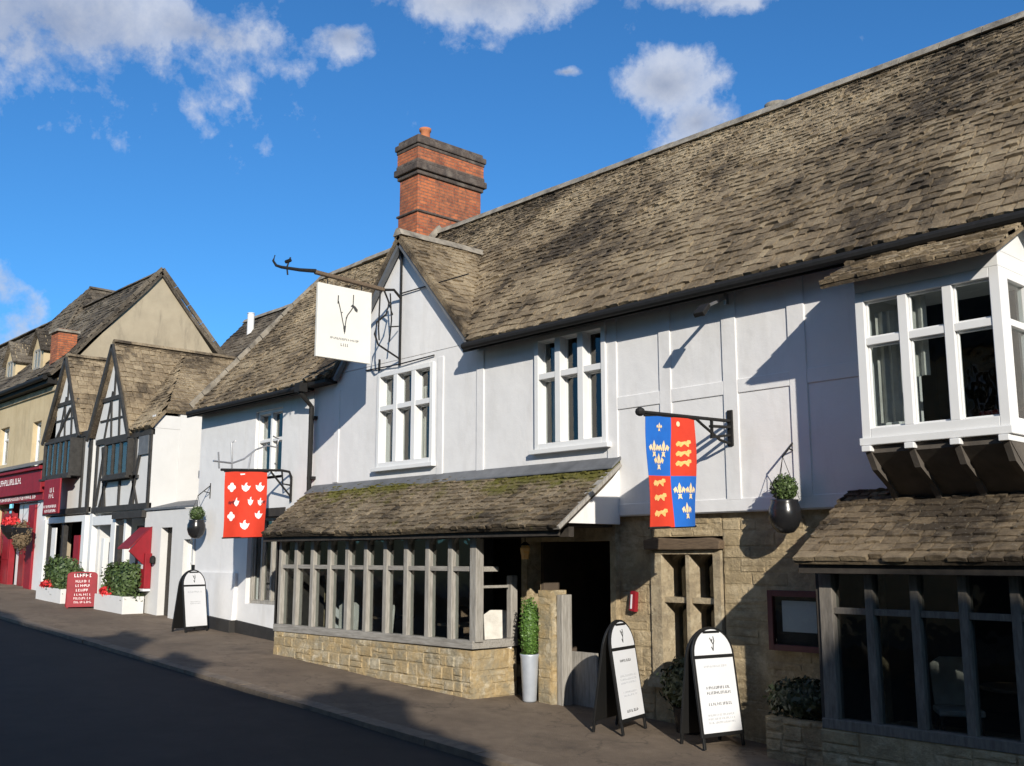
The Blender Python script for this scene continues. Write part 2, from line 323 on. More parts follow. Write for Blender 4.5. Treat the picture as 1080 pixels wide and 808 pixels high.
# ------------------------------------------------------------------ shape helpers
def roof_tiles(mb, O, U, V, L, H, ulim=None, e0=.165, e1=.10, w0=.11, w1=.28, sag=.03, seed=1, moss=None, slab=.10, m=0, thick=(.018, .046)):
    """courses of separate stone slates, large at the eave and small at the ridge; U along, V up the slope"""
    r = random.Random(seed); O = V3(O); U = V3(U).normalized(); V = V3(V).normalized(); Nn = U.cross(V).normalized()
    if Nn.z < 0: Nn = -Nn
    ul = ulim or (lambda v: (0, L))
    def off(u, v): return min(1, max(0, (1.02 - v / H) * 5)) * sag * (noise.noise(V3((u * .35 + seed * 7, v * .4, seed))) * 1.6 + .5 * noise.noise(V3((u * 1.1, v * 1.3 + seed, 3.3))))
    def P(u, v, h): return O + U * u + V * v + Nn * (h + off(u, v))
    v = 0.0
    while v < H - .03:
        k = v / H; e = (e0 + (e1 - e0) * k) * r.uniform(.92, 1.08)
        ua, ub = ul(min(v + e * .5, H)); u = ua - r.uniform(0, .1)
        while u < ub - .03:
            w = r.uniform(w0, w1) * (1 - .35 * k)
            a = max(u, ua) + r.uniform(.003, .014); b = min(u + w, ub) - r.uniform(.003, .012)
            if ub - b < .08: b = ub
            if b - a > .03:
                tone = min(1, max(0, r.gauss(.5, .2))); h0 = r.uniform(*thick); j = r.uniform(-.017, .017); j2 = j + r.uniform(-.012, .012)
                if r.random() < .05: j -= .03; h0 += .02
                if r.random() < .05: j += .04; j2 += .035
                lo = v + j; lo2 = v + j2; hi = min(v + e * 1.4, H)
                ms = moss(a, v) if moss else 0
                # slate: sloping wedge standing on the course below, lower edge chipped
                mid = (a + b) / 2; lm = v + (j + j2) / 2 + r.uniform(-.012, .012)
                tl = max(.012, h0 + r.uniform(-.012, .012)); hm = r.uniform(-.004, .012)
                top = [P(a, lo, h0), P(mid, lm, (h0 + tl) / 2 + hm), P(b, lo2, tl), P(b, hi, r.uniform(.004, .016)), P(a, hi, r.uniform(.004, .016))]
                bot = [P(a, lo, -.01), P(mid, lm, -.01), P(b, lo2, -.01), P(b, hi, -.02), P(a, hi, -.02)]
                mb.raw(top + bot, [(0, 1, 2, 3, 4), (0, 5, 6, 1), (1, 6, 7, 2), (2, 7, 8, 3), (4, 9, 5, 0)], (tone, r.random(), ms), m)
            u += w
        v += e
    # solid bed below the slates
    n = max(2, int(L / 1.0)); kk = 6
    a0 = [[None] * (n + 1) for _ in range(kk + 1)]
    for i in range(kk + 1):
        vv = H * i / kk; ua, ub = ul(vv)
        for q in range(n + 1):
            uu = ua + (ub - ua) * q / n; a0[i][q] = (P(uu, vv, -.022), P(uu, vv, -slab))
    for i in range(kk):
        for q in range(n):
            mb.face([a0[i][q][0], a0[i][q + 1][0], a0[i + 1][q + 1][0], a0[i + 1][q][0]], (.05, .5, 0), m)
            mb.face([a0[i][q][1], a0[i + 1][q][1], a0[i + 1][q + 1][1], a0[i][q + 1][1]], (.02, .5, 0), m)
    for q in range(n):
        for i in (0, kk): mb.face([a0[i][q][0], a0[i][q + 1][0], a0[i][q + 1][1], a0[i][q][1]], (.1, .5, 0), m)
    for i in range(kk):
        for q in (0, n): mb.face([a0[i][q][0], a0[i + 1][q][0], a0[i + 1][q][1], a0[i][q][1]], (.2, .5, 0), m)
    return P

def ridge_stones(mb, A, B, w=.16, h=.10, l=.5, seed=1, m=0, wob=.015):
    r = random.Random(seed); A = V3(A); B = V3(B); D = B - A; n = max(1, int(D.length / l)); 
    side = D.cross(V3((0, 0, 1))).normalized()
    for i in range(n):
        p = A + D * (i / n + .0004); q = A + D * ((i + 1) / n - .0004); dz = r.uniform(-wob, wob)
        c = []
        for P_ in (p, q):
            z = V3((0, 0, dz * .4 + r.uniform(-.004, .004)))
            c.append([P_ - side * w + V3((0, 0, -h)) + z, P_ - side * w * .45 + V3((0, 0, h * .35)) + z, P_ + V3((0, 0, h * .6)) + z, P_ + side * w * .45 + V3((0, 0, h * .35)) + z, P_ + side * w + V3((0, 0, -h)) + z])
        vs = c[0] + c[1]
        mb.raw(vs, [(0, 1, 6, 5), (1, 2, 7, 6), (2, 3, 8, 7), (3, 4, 9, 8), (4, 0, 5, 9), (0, 4, 3, 2, 1), (5, 6, 7, 8, 9)], (r.random(), .5, 0), m)

def stones(mb, O, U, V, Nn, w, h, ch=(.11, .2), ln=(.16, .45), relief=.025, seed=1, m=0, split_=True, back=.12):
    """roughly coursed blocks standing off a mortar bed"""
    r = random.Random(seed); O = V3(O); U = V3(U); V = V3(V); Nn = V3(Nn); z = 0.0
    while z < h - .02:
        c = r.uniform(*ch)
        if h - (z + c) < .07: c = h - z
        u = 0.0
        while u < w - .02:
            l = r.uniform(*ln)
            if w - (u + l) < .09: l = w - u
            g = .004; cx = .014; d = r.uniform(.25, 1) * relief
            j = lambda a: r.uniform(-a, a)
            bk = [O + U * (u + g) + V * (z + g), O + U * (u + l - g) + V * (z + g), O + U * (u + l - g) + V * (z + c - g), O + U * (u + g) + V * (z + c - g)]
            fr = []
            for (du, dv), B_ in zip(((1, 1), (-1, 1), (-1, -1), (1, -1)), bk):
                fr.append(B_ + U * (du * cx + j(.006)) + V * (dv * cx + j(.006)) + Nn * (d + j(.005)))
            if split_ and c > .13 and r.random() < .4:
                kz = r.uniform(.4, .6); 
                for (za, zb) in ((0, kz), (kz, 1)):
                    q0 = [bk[0].lerp(bk[3], za), bk[1].lerp(bk[2], za), bk[1].lerp(bk[2], zb), bk[0].lerp(bk[3], zb)]
                    dd = r.uniform(.25, 1) * relief
                    f0 = [b_ + U * (du * cx + j(.01)) + V * (dv * .012 + j(.006)) + Nn * (dd + j(.006)) for (du, dv), b_ in zip(((1, 1), (-1, 1), (-1, -1), (1, -1)), q0)]
                    m0 = sum(f0, V3((0, 0, 0))) / 4 + Nn * r.uniform(0, .01)
                    mb.raw(q0 + f0 + [m0], [(0, 1, 5, 4), (1, 2, 6, 5), (2, 3, 7, 6), (3, 0, 4, 7), (4, 5, 8), (5, 6, 8), (6, 7, 8), (7, 4, 8)], (min(1, max(0, r.gauss(.5, .16))), r.random(), 0), m)
                u += l; continue
            mid = sum(fr, V3((0, 0, 0))) / 4 + Nn * r.uniform(0, .008)
            tn = (min(1, max(0, r.gauss(.5, .16))), r.random(), 0)
            mb.raw(bk + fr + [mid], [(0, 1, 5, 4), (1, 2, 6, 5), (2, 3, 7, 6), (3, 0, 4, 7), (4, 5, 8), (5, 6, 8), (6, 7, 8), (7, 4, 8)], tn, m)
            u += l
        z += c
    b = [O, O + U * w, O + U * w + V * h, O + V * h]
    mb.hexa([p - Nn * back for p in b] + [p + Nn * .008 for p in b], (.42, .5, 0), m)

def wall_strips(mb, x0, x1, z0, z1, y0, y1, holes, m=0):
    """a wall in the x-z plane with real openings"""
    xs = sorted({x0, x1, *[min(max(h[k], x0), x1) for h in holes for k in (0, 1)]})
    for a, b in zip(xs[:-1], xs[1:]):
        if b - a < 1e-5: continue
        hs = sorted([(h[2], h[3]) for h in holes if h[0] <= a + 1e-6 and h[1] >= b - 1e-6])
        z = z0
        for ha, hb in hs:
            if ha > z: mb.box(a, b, y0, y1, z, ha, m=m)
            z = max(z, hb)
        if z1 > z: mb.box(a, b, y0, y1, z, z1, m=m)

def window(parent, x0, x1, z0, z1, y, cols, rows, mat='paint', fw=.07, mw=.09, depth=.12, name='window', sill=True, glass_back=.07, sill_mat=None, curtain=None, arch=False):
    """window in the x-z plane, outer face at y, with mullions and transoms; rows = heights of the transoms"""
    mb = MB(); yb = y + depth
    mb.box(x0, x0 + fw, y, yb, z0, z1); mb.box(x1 - fw, x1, y, yb, z0, z1)
    mb.box(x0 + fw, x1 - fw, y, yb, z1 - fw, z1); mb.box(x0 + fw, x1 - fw, y, yb, z0, z0 + fw)
    n = cols
    cw = (x1 - x0 - 2 * fw - (n - 1) * mw) / n
    for i in range(1, n):
        a = x0 + fw + i * cw + (i - 1) * mw
        mb.box(a, a + mw, y + .004, yb - .004, z0 + fw, z1 - fw)
    for rz in rows:
        for i in range(n):
            a = x0 + fw + i * (cw + mw)
            mb.box(a, a + cw, y + .012, yb - .012, rz - mw * .4, rz + mw * .4)
    # thin casements in each light
    edges = [z0 + fw] + [e for rz in rows for e in (rz - mw * .4, rz + mw * .4)] + [z1 - fw]
    for i in range(n):
        a = x0 + fw + i * (cw + mw)
        for k in range(0, len(edges), 2):
            lo, hi = edges[k], edges[k + 1]; t = .022; ya = y + glass_back - .02; yc = y + glass_back + .02
            mb.box(a, a + t, ya, yc, lo, hi); mb.box(a + cw - t, a + cw, ya, yc, lo, hi)
            mb.box(a + t, a + cw - t, ya, yc, lo, lo + t); mb.box(a + t, a + cw - t, ya, yc, hi - t, hi)
    w = mb.build(name, mat, parent, bevel=.006)
    g = MB(); g.box(x0 + fw * .9, x1 - fw * .9, y + glass_back - .003, y + glass_back + .003, z0 + fw * .9, z1 - fw * .9)
    g.build('pane', 'glass', w)
    if sill:
        s = MB(); s.box(x0 - .07, x1 + .07, y - .06, y + .05, z0 - .07, z0 - .002)
        s.build('sill', sill_mat or mat, w, bevel=.006)
    if curtain:
        c = MB()
        for (a, b, lo, hi) in curtain:
            k = max(4, int((b - a) / .03)); pts = [(a + (b - a) * i / k, y + depth + .08 + .03 * sin(i * 1.9) + .012 * sin(i * 4.1)) for i in range(k + 1)]
            for (xa, ya), (xb, yb2) in zip(pts[:-1], pts[1:]):
                c.hexa([(xa, ya, lo), (xb, yb2, lo), (xb, yb2 + .006, lo), (xa, ya + .006, lo), (xa, ya, hi), (xb, yb2, hi), (xb, yb2 + .006, hi), (xa, ya + .006, hi)])
        c.build('curtain', 'curtain', w)
    return w

def leaves(mb, c, rad, n, size, seed=1, box=0.0, core=True, m=0):
    r = random.Random(seed); c = V3(c)
    if core:
        rings = 8; prof = [(max(.01, cos(-pi / 2 + pi * i / rings)) ** (1 if not box else .35), sin(-pi / 2 + pi * i / rings)) for i in range(rings + 1)]
        vs = []; fs = []; k = 14
        for pr, pz in prof:
            for q in range(k):
                a = 2 * pi * q / k; ca, sa = cos(a), sin(a)
                if box: s_ = 1 / max(abs(ca), abs(sa)); s_ = 1 + (s_ - 1) * box; ca *= s_; sa *= s_
                vs.append(c + V3((ca * pr * rad[0], sa * pr * rad[1], pz * rad[2])) * .82 if False else c + V3((ca * pr * rad[0] * .8, sa * pr * rad[1] * .8, pz * rad[2] * .8)))
        for i in range(rings): fs += [(i * k + q, i * k + (q + 1) % k, (i + 1) * k + (q + 1) % k, (i + 1) * k + q) for q in range(k)]
        mb.raw(vs, fs, (.3, .5, 0), m)
    for _ in range(n):
        d = V3((r.gauss(0, 1), r.gauss(0, 1), r.gauss(0, 1))).normalized()
        if box:
            s_ = 1 / max(abs(d.x), abs(d.y), abs(d.z)); d = d * (1 + (s_ - 1) * box)
        q = r.uniform(.76, 1.06) if r.random() > .06 else r.uniform(1.04, 1.2)
        lump = 1 + .17 * noise.noise(d * 2.3 + V3((seed * 3.1, 0, 0)))
        p = c + V3((d.x * rad[0], d.y * rad[1], d.z * rad[2])) * q * lump
        a = (d + V3((r.gauss(0, .6), r.gauss(0, .6), r.gauss(0, .6)))).normalized(); b = a.cross(V3((r.gauss(0, 1), r.gauss(0, 1), r.gauss(0, 1)))).normalized(); e = a.cross(b)
        s = size * r.uniform(.5, 1.45)
        mb.face([p - b * s, p + e * s * .5, p + b * s, p - e * s * .5], (min(1, max(0, r.gauss(.5, .25))), r.random(), 0), m)

def words(mb, O, U, V, Nn, width, lines, h, gap, seed, off=.004, align=0.0, t=.003):
    """lines of small letter-like strokes, too small to be read"""
    r = random.Random(seed); O = V3(O); U = V3(U); V = V3(V); Nn = V3(Nn)
    for i, frac in enumerate(lines):
        W = width * frac; u = (width - W) * .5 if align == 0 else 0
        z = -i * gap; end = u + W
        while u < end:
            lw = h * r.uniform(.45, .8)
            kind = r.randrange(5); q = O + U * u + V * z + Nn * off; b = h * .17
            def st(a, c, d, e): mb.prism([q + U * a + V * c, q + U * d + V * c, q + U * d + V * e, q + U * a + V * e], Nn * t)
            if kind in (0, 1, 3): st(0, 0, b, h)
            if kind in (0, 2): st(b * 1.1, h - b, lw, h)
            if kind in (1, 2, 4): st(b * 1.1, 0, lw, b)
            if kind in (0, 3): st(b * 1.1, h * .45, lw, h * .45 + b)
            if kind in (2, 4): st(lw * .4, b * 1.1, lw * .4 + b, h)
            u += lw + h * .22
            if r.random() < .16: u += h * .45

def polyline(mb, pts, O, U, V, Nn, w, off=.004, t=.003):
    O = V3(O); U = V3(U); V = V3(V); Nn = V3(Nn)
    for i, (a, b) in enumerate(zip(pts[:-1], pts[1:])):
        ww = w if not hasattr(w, '__len__') else w[i]
        A = V3((a[0], a[1], 0)); B = V3((b[0], b[1], 0)); d = (B - A).normalized(); n = V3((-d.y, d.x, 0)) * ww / 2
        loop = [A + n - d * ww * .2, B + n + d * ww * .2, B - n + d * ww * .2, A - n - d * ww * .2]
        mb.prism([O + U * p.x + V * p.y + Nn * (off + .0003 * (i % 3)) for p in loop], Nn * t)

# ================================================================== setting: street
XA, XB = -150, 60
def sloped(x0, x1, y0, y1, dz, th, name, mat, step=2.0, wob=0.0):
    mb = MB(); n = max(1, int((x1 - x0) / step)); ny = 3 if wob else 1
    ys = [y0 + (y1 - y0) * j / ny for j in range(ny + 1)]
    def z(x, y): return zg(x) + dz + (wob * noise.noise(V3((x * .5, y * .7, 1.7))) if wob else 0)
    for i in range(n):
        a = x0 + (x1 - x0) * i / n; b = x0 + (x1 - x0) * (i + 1) / n
        for j in range(ny): mb.face([(a, ys[j], z(a, ys[j])), (b, ys[j], z(b, ys[j])), (b, ys[j + 1], z(b, ys[j + 1])), (a, ys[j + 1], z(a, ys[j + 1]))])
        if th:
            mb.face([(a, y0, z(a, y0)), (b, y0, z(b, y0)), (b, y0, z(b, y0) - th), (a, y0, z(a, y0) - th)])
            mb.face([(a, y1, z(a, y1)), (b, y1, z(b, y1)), (b, y1, z(b, y1) - th), (a, y1, z(a, y1) - th)])
    return struct(name, mb, mat)
def ground_z(x): return zg(min(max(x, XA), XB)) - .3
mb = MB()
gx = [-1500, -600, XA, -75, 0, XB, 600, 1500]
for a, b in zip(gx[:-1], gx[1:]): mb.face([(a, -1500, ground_z(a)), (b, -1500, ground_z(b)), (b, 1500, ground_z(b)), (a, 1500, ground_z(a))])
struct('ground', mb, 'earth')
sloped(XA, XB, -9.35, -3.1, -.055, 0, 'road', 'asphalt', wob=.02)
sloped(XA, XB, -3.06, 1.5, 0.0, 0, 'pavement', 'pave', .8, wob=.025)
mb = MB(); x = XA
while x < XB:
    l = .9 if -40 < x < 2 else 5; dz = rng.uniform(-.006, .006)
    a, b = x + .004, x + l - .004; y0 = -3.22 + rng.uniform(-.008, .008)
    p = [(a, y0, zg(a) - .3), (b, y0, zg(b) - .3), (b, -3.0, zg(b) - .3), (a, -3.0, zg(a) - .3), (a, y0, zg(a) + .014 + dz), (b, y0, zg(b) + .014 + dz), (b, -3.0, zg(b) + .02 + dz), (a, -3.0, zg(a) + .02 + dz)]
    mb.hexa(p, (rng.random(), .5, 0)); x += l
struct('kerb', mb, 'kerb')
sloped(XA, XB, -12.6, -9.2, .45, .8, 'raised_pavement', 'pave', 2)

# ================================================================== the inn
EY, EZ = -.30, 5.36                      # eave of the long roof
RV = V3((0, 3.5, 3.84)).normalized(); RH = V3((0, 3.5, 3.84)).length
inn = thing('inn', 'long white-limewashed inn with steep stone-slate roof, front gable, white oriel window and brick chimney', 'inn', (-9, 0, zg(-9)))
W1 = (-15.48, -13.81, 3.49, 5.24); W2 = (-11.27, -9.79, 3.50, 5.26)
mb = MB()
wall_strips(mb, -17.72, 4.0, 2.45, 5.42, 0.0, .30, [W1, W2, (-5.3, -4.1, 3.1, 4.7)])
mb.box(3.75, 4.0, .3, 6.4, -1.2, 5.42); mb.box(-17.72, -17.5, .3, 6.4, -.5, 5.42); mb.box(-17.72, 4.0, 6.4, 6.7, -1.2, 5.42)
for xa in (-17.72, 3.75): mb.prism([(xa, .02, 5.42), (xa, 6.4, 5.42), (xa, 3.2, 8.95)], (.24, 0, 0))
mb.prism([(-16.82, -.001, 5.43), (-12.70, -.001, 5.43), (-14.76, -.001, 7.68)], (0, .25, 0))
# ground-floor piers and the wall round the doorway
lo = MB(); wall_strips(lo, -17.72, -9.7, -.6, 2.45, .0, .3, [(-17.3, -11.62, .3, 2.3), (-11.5, -9.8, -.6, 2.12)]); lo.build('porch_back_wall', 'wallstone', inn)
wall_main = mb.build('wall', 'white', inn)
# timber studs and rails, limewashed like the panels
mb = MB()
for a, b, lo, hi in [(-8.83, -8.63, 2.60, 5.3), (-7.78, -7.56, 2.60, 5.3), (-6.80, -6.56, 2.60, 5.3), (-9.80, -9.60, 2.60, 5.3), (-12.68, -12.5, 3.15, 5.25), (-13.72, -13.56, 3.15, 5.3), (-16.95, -16.78, 3.3, 5.1), (-2.8, -2.6, 2.6, 5.3), (-1.6, -1.4, 2.6, 5.3), (.2, .4, 2.6, 5.3)]:
    mb.box(a, b, -.02, .01, lo, hi)
for a, b in [(-9.60, -8.83), (-8.63, -7.78), (-7.56, -6.80), (-6.56, -5.45), (-2.6, -1.6), (-1.4, .2)]:
    mb.box(a, b, -.016, .01, 3.95, 4.13)
mb.box(-9.60, -2.6, -.018, .01, 2.46, 2.62)
mb.build_each('stud', 'white', inn, bevel=.008)
# stone ground storey
st = MB()
stones(st, (-9.72, .10, -.75), (1, 0, 0), (0, 0, 1), (0, -1, 0), .60, 3.27, ch=(.14, .24), ln=(.2, .6), relief=.02, seed=11)
stones(st, (-9.11, .10, -.75), (1, 0, 0), (0, 0, 1), (0, -1, 0), 1.16, 1.08, ch=(.14, .24), ln=(.2, .6), relief=.02, seed=12)
stones(st, (-9.11, .10, 2.16), (1, 0, 0), (0, 0, 1), (0, -1, 0), 1.16, .36, ch=(.14, .2), ln=(.2, .4), relief=.02, seed=13)
stones(st, (-7.94, .10, -.75), (1, 0, 0), (0, 0, 1), (0, -1, 0), 2.1, 3.27, ch=(.13, .24), ln=(.2, .7), relief=.018, seed=14)
st.box(-5.84, 4, .1, .4, -1.3, .1, (.4, .5, 0)); st.box(-5.84, 4, .1, .4, 1.9, 2.45, (.4, .5, 0)); st.box(1.5, 4, .1, .4, .1, 1.9, (.4, .5, 0))
st.build('ground_floor_wall', 'wallstone', inn)
# stone mullioned window with round-headed lights
mb = MB(); wx0, wx1, wz0, wz1 = -9.03, -8.03, .33, 1.98; yf = .05
mb.box(wx0 - .08, wx0 + .10, yf, .50, wz0, wz1); mb.box(wx1 - .05, wx1 + .06, yf, .50, wz0, wz1)
mb.box(wx0 + .10, wx1 - .05, yf, .50, wz1 - .05, wz1); mb.box(wx0 - .12, wx1 + .08, yf - .06, .50, wz0 - .12, wz0)
mb.box(-8.53, -8.475, yf + .015, .48, wz0, wz1 - .05)
for a, b in ((wx0 + .10, -8.53), (-8.475, wx1 - .05)):
    mb.box(a, b, yf + .06, .46, 1.30, 1.37)
    for lo_, hi in ((wz0, 1.30), (1.37, wz1 - .05)):
        w = b - a
        for s in (0, 1):      # spandrels of the round heads
            pts = [(a if s == 0 else b, hi)] + [((a + w / 2 - w / 2 * cos(pi / 2 * k / 6)) if s == 0 else (b - w / 2 + w / 2 * cos(pi / 2 * k / 6)), hi - w * .3 + w * .3 * sin(pi / 2 * k / 6)) for k in range(7)]
            mb.prism([(p[0], yf + .24, p[1]) for p in pts], (0, .18, 0))
wst = mb.build('stone_window', 'dressed', inn)
mb = MB(); mb.box(wx0 + .08, wx1 - .04, .40, .406, wz0, wz1); mb.build('pane', 'glass', wst)
mb = MB()
pts = [(-9.17, 1.99), (-8.6, 1.985), (-7.93, 1.99), (-7.91, 2.10), (-8.1, 2.14), (-8.55, 2.125), (-9.0, 2.15), (-9.18, 2.12)]
mb.prism([(p[0], -.02, p[1]) for p in pts], (0, .3, 0)); mb.build('lintel', 'brown_wood', inn, bevel=.015)
# long roof
def half(v): return max(0.0, (7.75 - (EZ + v * RV.z)) / 1.09)
mb = MB(); mats = ['tile', 'ridge']
roof_tiles(mb, (-17.68, EY, EZ), (1, 0, 0), RV, 2.92, RH, ulim=lambda v: (0, max(.02, 2.92 - half(v))), seed=3, sag=.035)
roof_tiles(mb, (-14.76, EY, EZ), (1, 0, 0), RV, 19.2, RH, ulim=lambda v: (half(v), 19.2), seed=4, sag=.04)
bv = V3((0, -3.5, 3.84)).normalized()
roof_tiles(mb, (4.4, 6.7, EZ), (-1, 0, 0), bv, 22.1, RH, seed=5, e0=.5, e1=.4, w0=.6, w1=1.1)
ridge_stones(mb, (-17.68, 3.2, 9.235), (4.4, 3.2, 9.235), .17, .10, .6, 6, m=1, wob=.006)
rf = mb.build('roof', mats, inn)
# front gable roof
gs = V3((1, 0, -1.09)).normalized()
mb = MB(); dl = V3((2.16, 0, -2.16 * 1.09)).length
def dorm(sign, seed):
    O = V3((-14.76 + sign * 2.16, -.16, 7.75 - 2.16 * 1.09)); Vv = V3((-sign, 0, 1.09)).normalized()
    def ul(v):
        z = O.z + Vv.z * v; y = EY + (z - EZ) * (3.5 / 3.84); return (0, max(.05, y + .16 + .05))
    roof_tiles(mb, O, (0, 1, 0), Vv, 3, dl, ulim=ul, seed=seed, e0=.17, e1=.12, w0=.16, w1=.34, sag=.015)
dorm(1, 21); dorm(-1, 22)
ridge_stones(mb, (-14.76, -.18, 7.80), (-14.76, 1.95, 7.80), .13, .09, .45, 8, m=1)
dr = mb.build('gable_roof', mats, inn)
mb = MB()
for s in (1, -1): mb.bar((-14.76, -.10, 7.60), (-14.76 + s * 2.1, -.10, 7.60 - 2.1 * 1.09), .14, .09, (0, 1, 0))
mb.build_each('bargeboard', 'lead', inn)
# gutter and fascia
mb = MB(); mb.tube([(-12.6, -.37, 5.27), (4.3, -.37, 5.27)], .06, 10); mb.box(-12.7, 4.2, -.30, -.27, 5.2, 5.36); mb.box(-12.7, 4.2, -.27, .02, 5.30, 5.33)
mb.box(-17.7, -16.9, -.28, .02, 5.24, 5.30)
mb.build('gutter', 'iron', inn)
# upper windows
window(inn, *W1, -.05, 3, [4.57], depth=.2, glass_back=.15, fw=.085, mw=.115, curtain=[(-15.3, -15.05, 3.6, 5.1), (-14.55, -14.32, 3.6, 4.9)])
window(inn, *W2, -.05, 3, [4.62], depth=.2, glass_back=.15, fw=.085, mw=.115, curtain=[(-11.15, -10.98, 3.6, 5.1)])
# oriel window
ox0, ox1, oy = -5.46, -3.93, -.80
mb = MB()
mb.box(ox0 - .02, ox1 + .02, oy - .03, .0, 3.05, 3.13); mb.box(ox0, ox1, oy, .0, 4.70, 4.86)
mb.box(ox0, ox0 + .05, oy + .10, .0, 3.13, 4.70)
mb.prism([(ox1 - .06, oy + .02, 4.86), (ox1 - .06, -.001, 4.86), (ox1 - .06, -.001, 5.32)], (.06, 0, 0))
mb.box(ox1 - .10, ox1 + .004, -.09, -.001, 3.13, 4.70)
orl = mb.build('oriel', 'paint', inn, bevel=.008)
ow = window(orl, ox0, ox1, 3.13, 4.70, oy, 3, [4.16], depth=.12, glass_back=.07, fw=.10, mw=.10, sill=False, curtain=[(-5.34, -5.1, 3.3, 4.5), (-4.93, -4.78, 3.75, 4.6)], name='front_window')
mb = MB()   # the side light
for a, b, lo, hi in [(oy + .121, oy + .2, 3.13, 4.70), (-.16, -.09, 3.13, 4.70), (oy + .2, -.16, 3.13, 3.22), (oy + .2, -.16, 4.6, 4.7), (oy + .2, -.16, 4.13, 4.2)]: mb.box(ox1 - .09, ox1, a, b, lo, hi)
sw = mb.build('side_window', 'paint', orl, bevel=.006)
mb = MB(); mb.box(ox1 - .05, ox1 - .044, oy + .2, -.16, 3.2, 4.65); mb.build('pane', 'glass', sw)
mb = MB(); ov = V3((0, 1.02, .54)).normalized()
roof_tiles(mb, (-5.72, -1.06, 4.82), (1, 0, 0), ov, 1.88, 1.15, seed=31, e0=.14, e1=.11, w0=.12, w1=.28, sag=.012, slab=.06)
mb.build('oriel_roof', 'tile', orl)
mb = MB()
for k in range(4): 
    xx = ox0 + .06 + k * (ox1 - ox0 - .12) / 3
    mb.box(xx - .05, xx + .05, oy - .05, 0, 2.985, 3.045)
mb.build_each('joist', 'paint', orl, bevel=.006)
for k in range(4):
    xx = ox0 + .06 + k * (ox1 - ox0 - .12) / 3; mb = MB()
    crv = [(-.80, 2.98), (-.6, 2.98), (-.30, 2.68), (0, 2.42), (0, 2.2), (-.12, 2.36), (-.40, 2.64), (-.68, 2.80)]
    mb.prism([(xx - .032, p[0], p[1]) for p in crv], (.064, 0, 0)); mb.build('bracket', 'cove', orl)
mb = MB(); mb.prism([(ox0 + .02, oy + .03, 3.048), (ox0 + .02, oy + .03, 2.97), (ox0 + .02, -.38, 2.66), (ox0 + .02, -.10, 2.45), (ox0 + .02, -.03, 2.30), (ox0 + .02, -.001, 2.30), (ox0 + .02, -.001, 3.048)], (ox1 - ox0 - .04, 0, 0)); mb.build('cove', 'cove', orl)

# chimney on the ridge
cx0, cx1, cy0, cy1 = -18.55, -17.85, 2.6, 4.48
def chimney_ring(mb, z0, z1, o, m=0, jag=0):
    mb.box(cx0 - o, cx1 + o, cy0 - o, cy1 + o, z0, z1, m=m)
mb = MB(); mb.box(cx0 - .02, cx1 + .02, cy0 - .02, cy1 + .02, 7.6, 9.62); chimney_ring(mb, 9.62, 10.55, 0); chimney_ring(mb, 10.75, 11.16, .05)
ch = mb.build('chimney', 'brick', inn, bevel=.01)
mb = MB()
for z0, z1, o in [(9.60, 9.66, .06), (10.50, 10.60, .05), (10.60, 10.76, .11), (10.76, 10.86, .07), (11.14, 11.22, .07), (11.22, 11.36, .10), (11.36, 11.46, .04)]:
    a = 0.0
    ln_ = [.34, .42, .38, .45, .41]
    chimney_ring(mb, z0, z1, o)
mb.build_each('string_course', 'soot', ch, bevel=.025)
mb = MB(); mb.lathe((-18.2, 3.05, 11.44), [(.14, 0), (.12, .06), (.115, .3), (.14, .32), (.145, .38), (.11, .39)], 16); mb.build('chimney_pot', 'terracotta', ch, smooth=True)
mb = MB(); mb.bar((-17.72, 1.75, 7.75), (-17.72, 3.15, 9.32), .12, .07, (1, 0, 0)); mb.build('verge_stone', 'ridge', inn)
mb = MB(); mb.lathe((-9.05, 3.55, 8.9), [(.17, 0), (.16, .45), (.20, .47), (.21, .56), (.15, .58)], 14); mb.build('flue_pot', 'ridge', inn, smooth=True)

# front bay with its long mullioned window
px = [-17.12 + .555 * i for i in range(11)]; by = -1.0
st = MB()
stones(st, (-17.2, by, -.55), (1, 0, 0), (0, 0, 1), (0, -1, 0), 5.62, 1.11, ch=(.12, .2), ln=(.16, .45), relief=.03, seed=41)
stones(st, (-11.58, by, -.55), (0, 1, 0), (0, 0, 1), (1, 0, 0), .86, 1.11, ch=(.14, .24), ln=(.2, .5), relief=.03, seed=43)
st.box(-17.2, -17.08, by + .12, 0, -.4, .55, (.4, .5, 0))
bay = st.build('bay_plinth', 'block', inn)
mb = MB()
mb.hexa([(-17.22, by - .03, .555), (-11.54, by - .03, .585), (-11.54, by + .16, .585), (-17.22, by + .16, .555), (-17.22, by - .03, .68), (-11.54, by - .03, .70), (-11.54, by + .16, .70), (-17.22, by + .16, .68)])
mb.box(-11.66, -11.54, by + .16, -.14, .585, .70)
mb.build('bay_sill', 'oak_h', inn, bevel=.008)
mb = MB()
for i, x in enumerate(px):
    w = .085 if i in (0, 10) else .062
    mb.box(x - w, x + w * .75, by + (.0 if i in (0, 10) else .012), by + .15, .68, 2.19)
mb.box(-11.66, -11.55, -.27, -.14, .70, 1.62)                  # low end post of the return
mb.build_each('bay_mullion', 'oak', inn, bevel=.012)
mb = MB()
for a, b in zip(px[:-1], px[1:]):
    mb.box(a + .04, b - .06, by + .03, by + .13, 1.685, 1.755)
mb.box(-11.63, -11.55, by + .11, -.52, 1.68, 1.755); mb.box(-11.63, -11.57, by + .11, -.3, 1.44, 1.48)
mb.box(-17.2, -11.5, by + .005, by + .15, 2.19, 2.30)
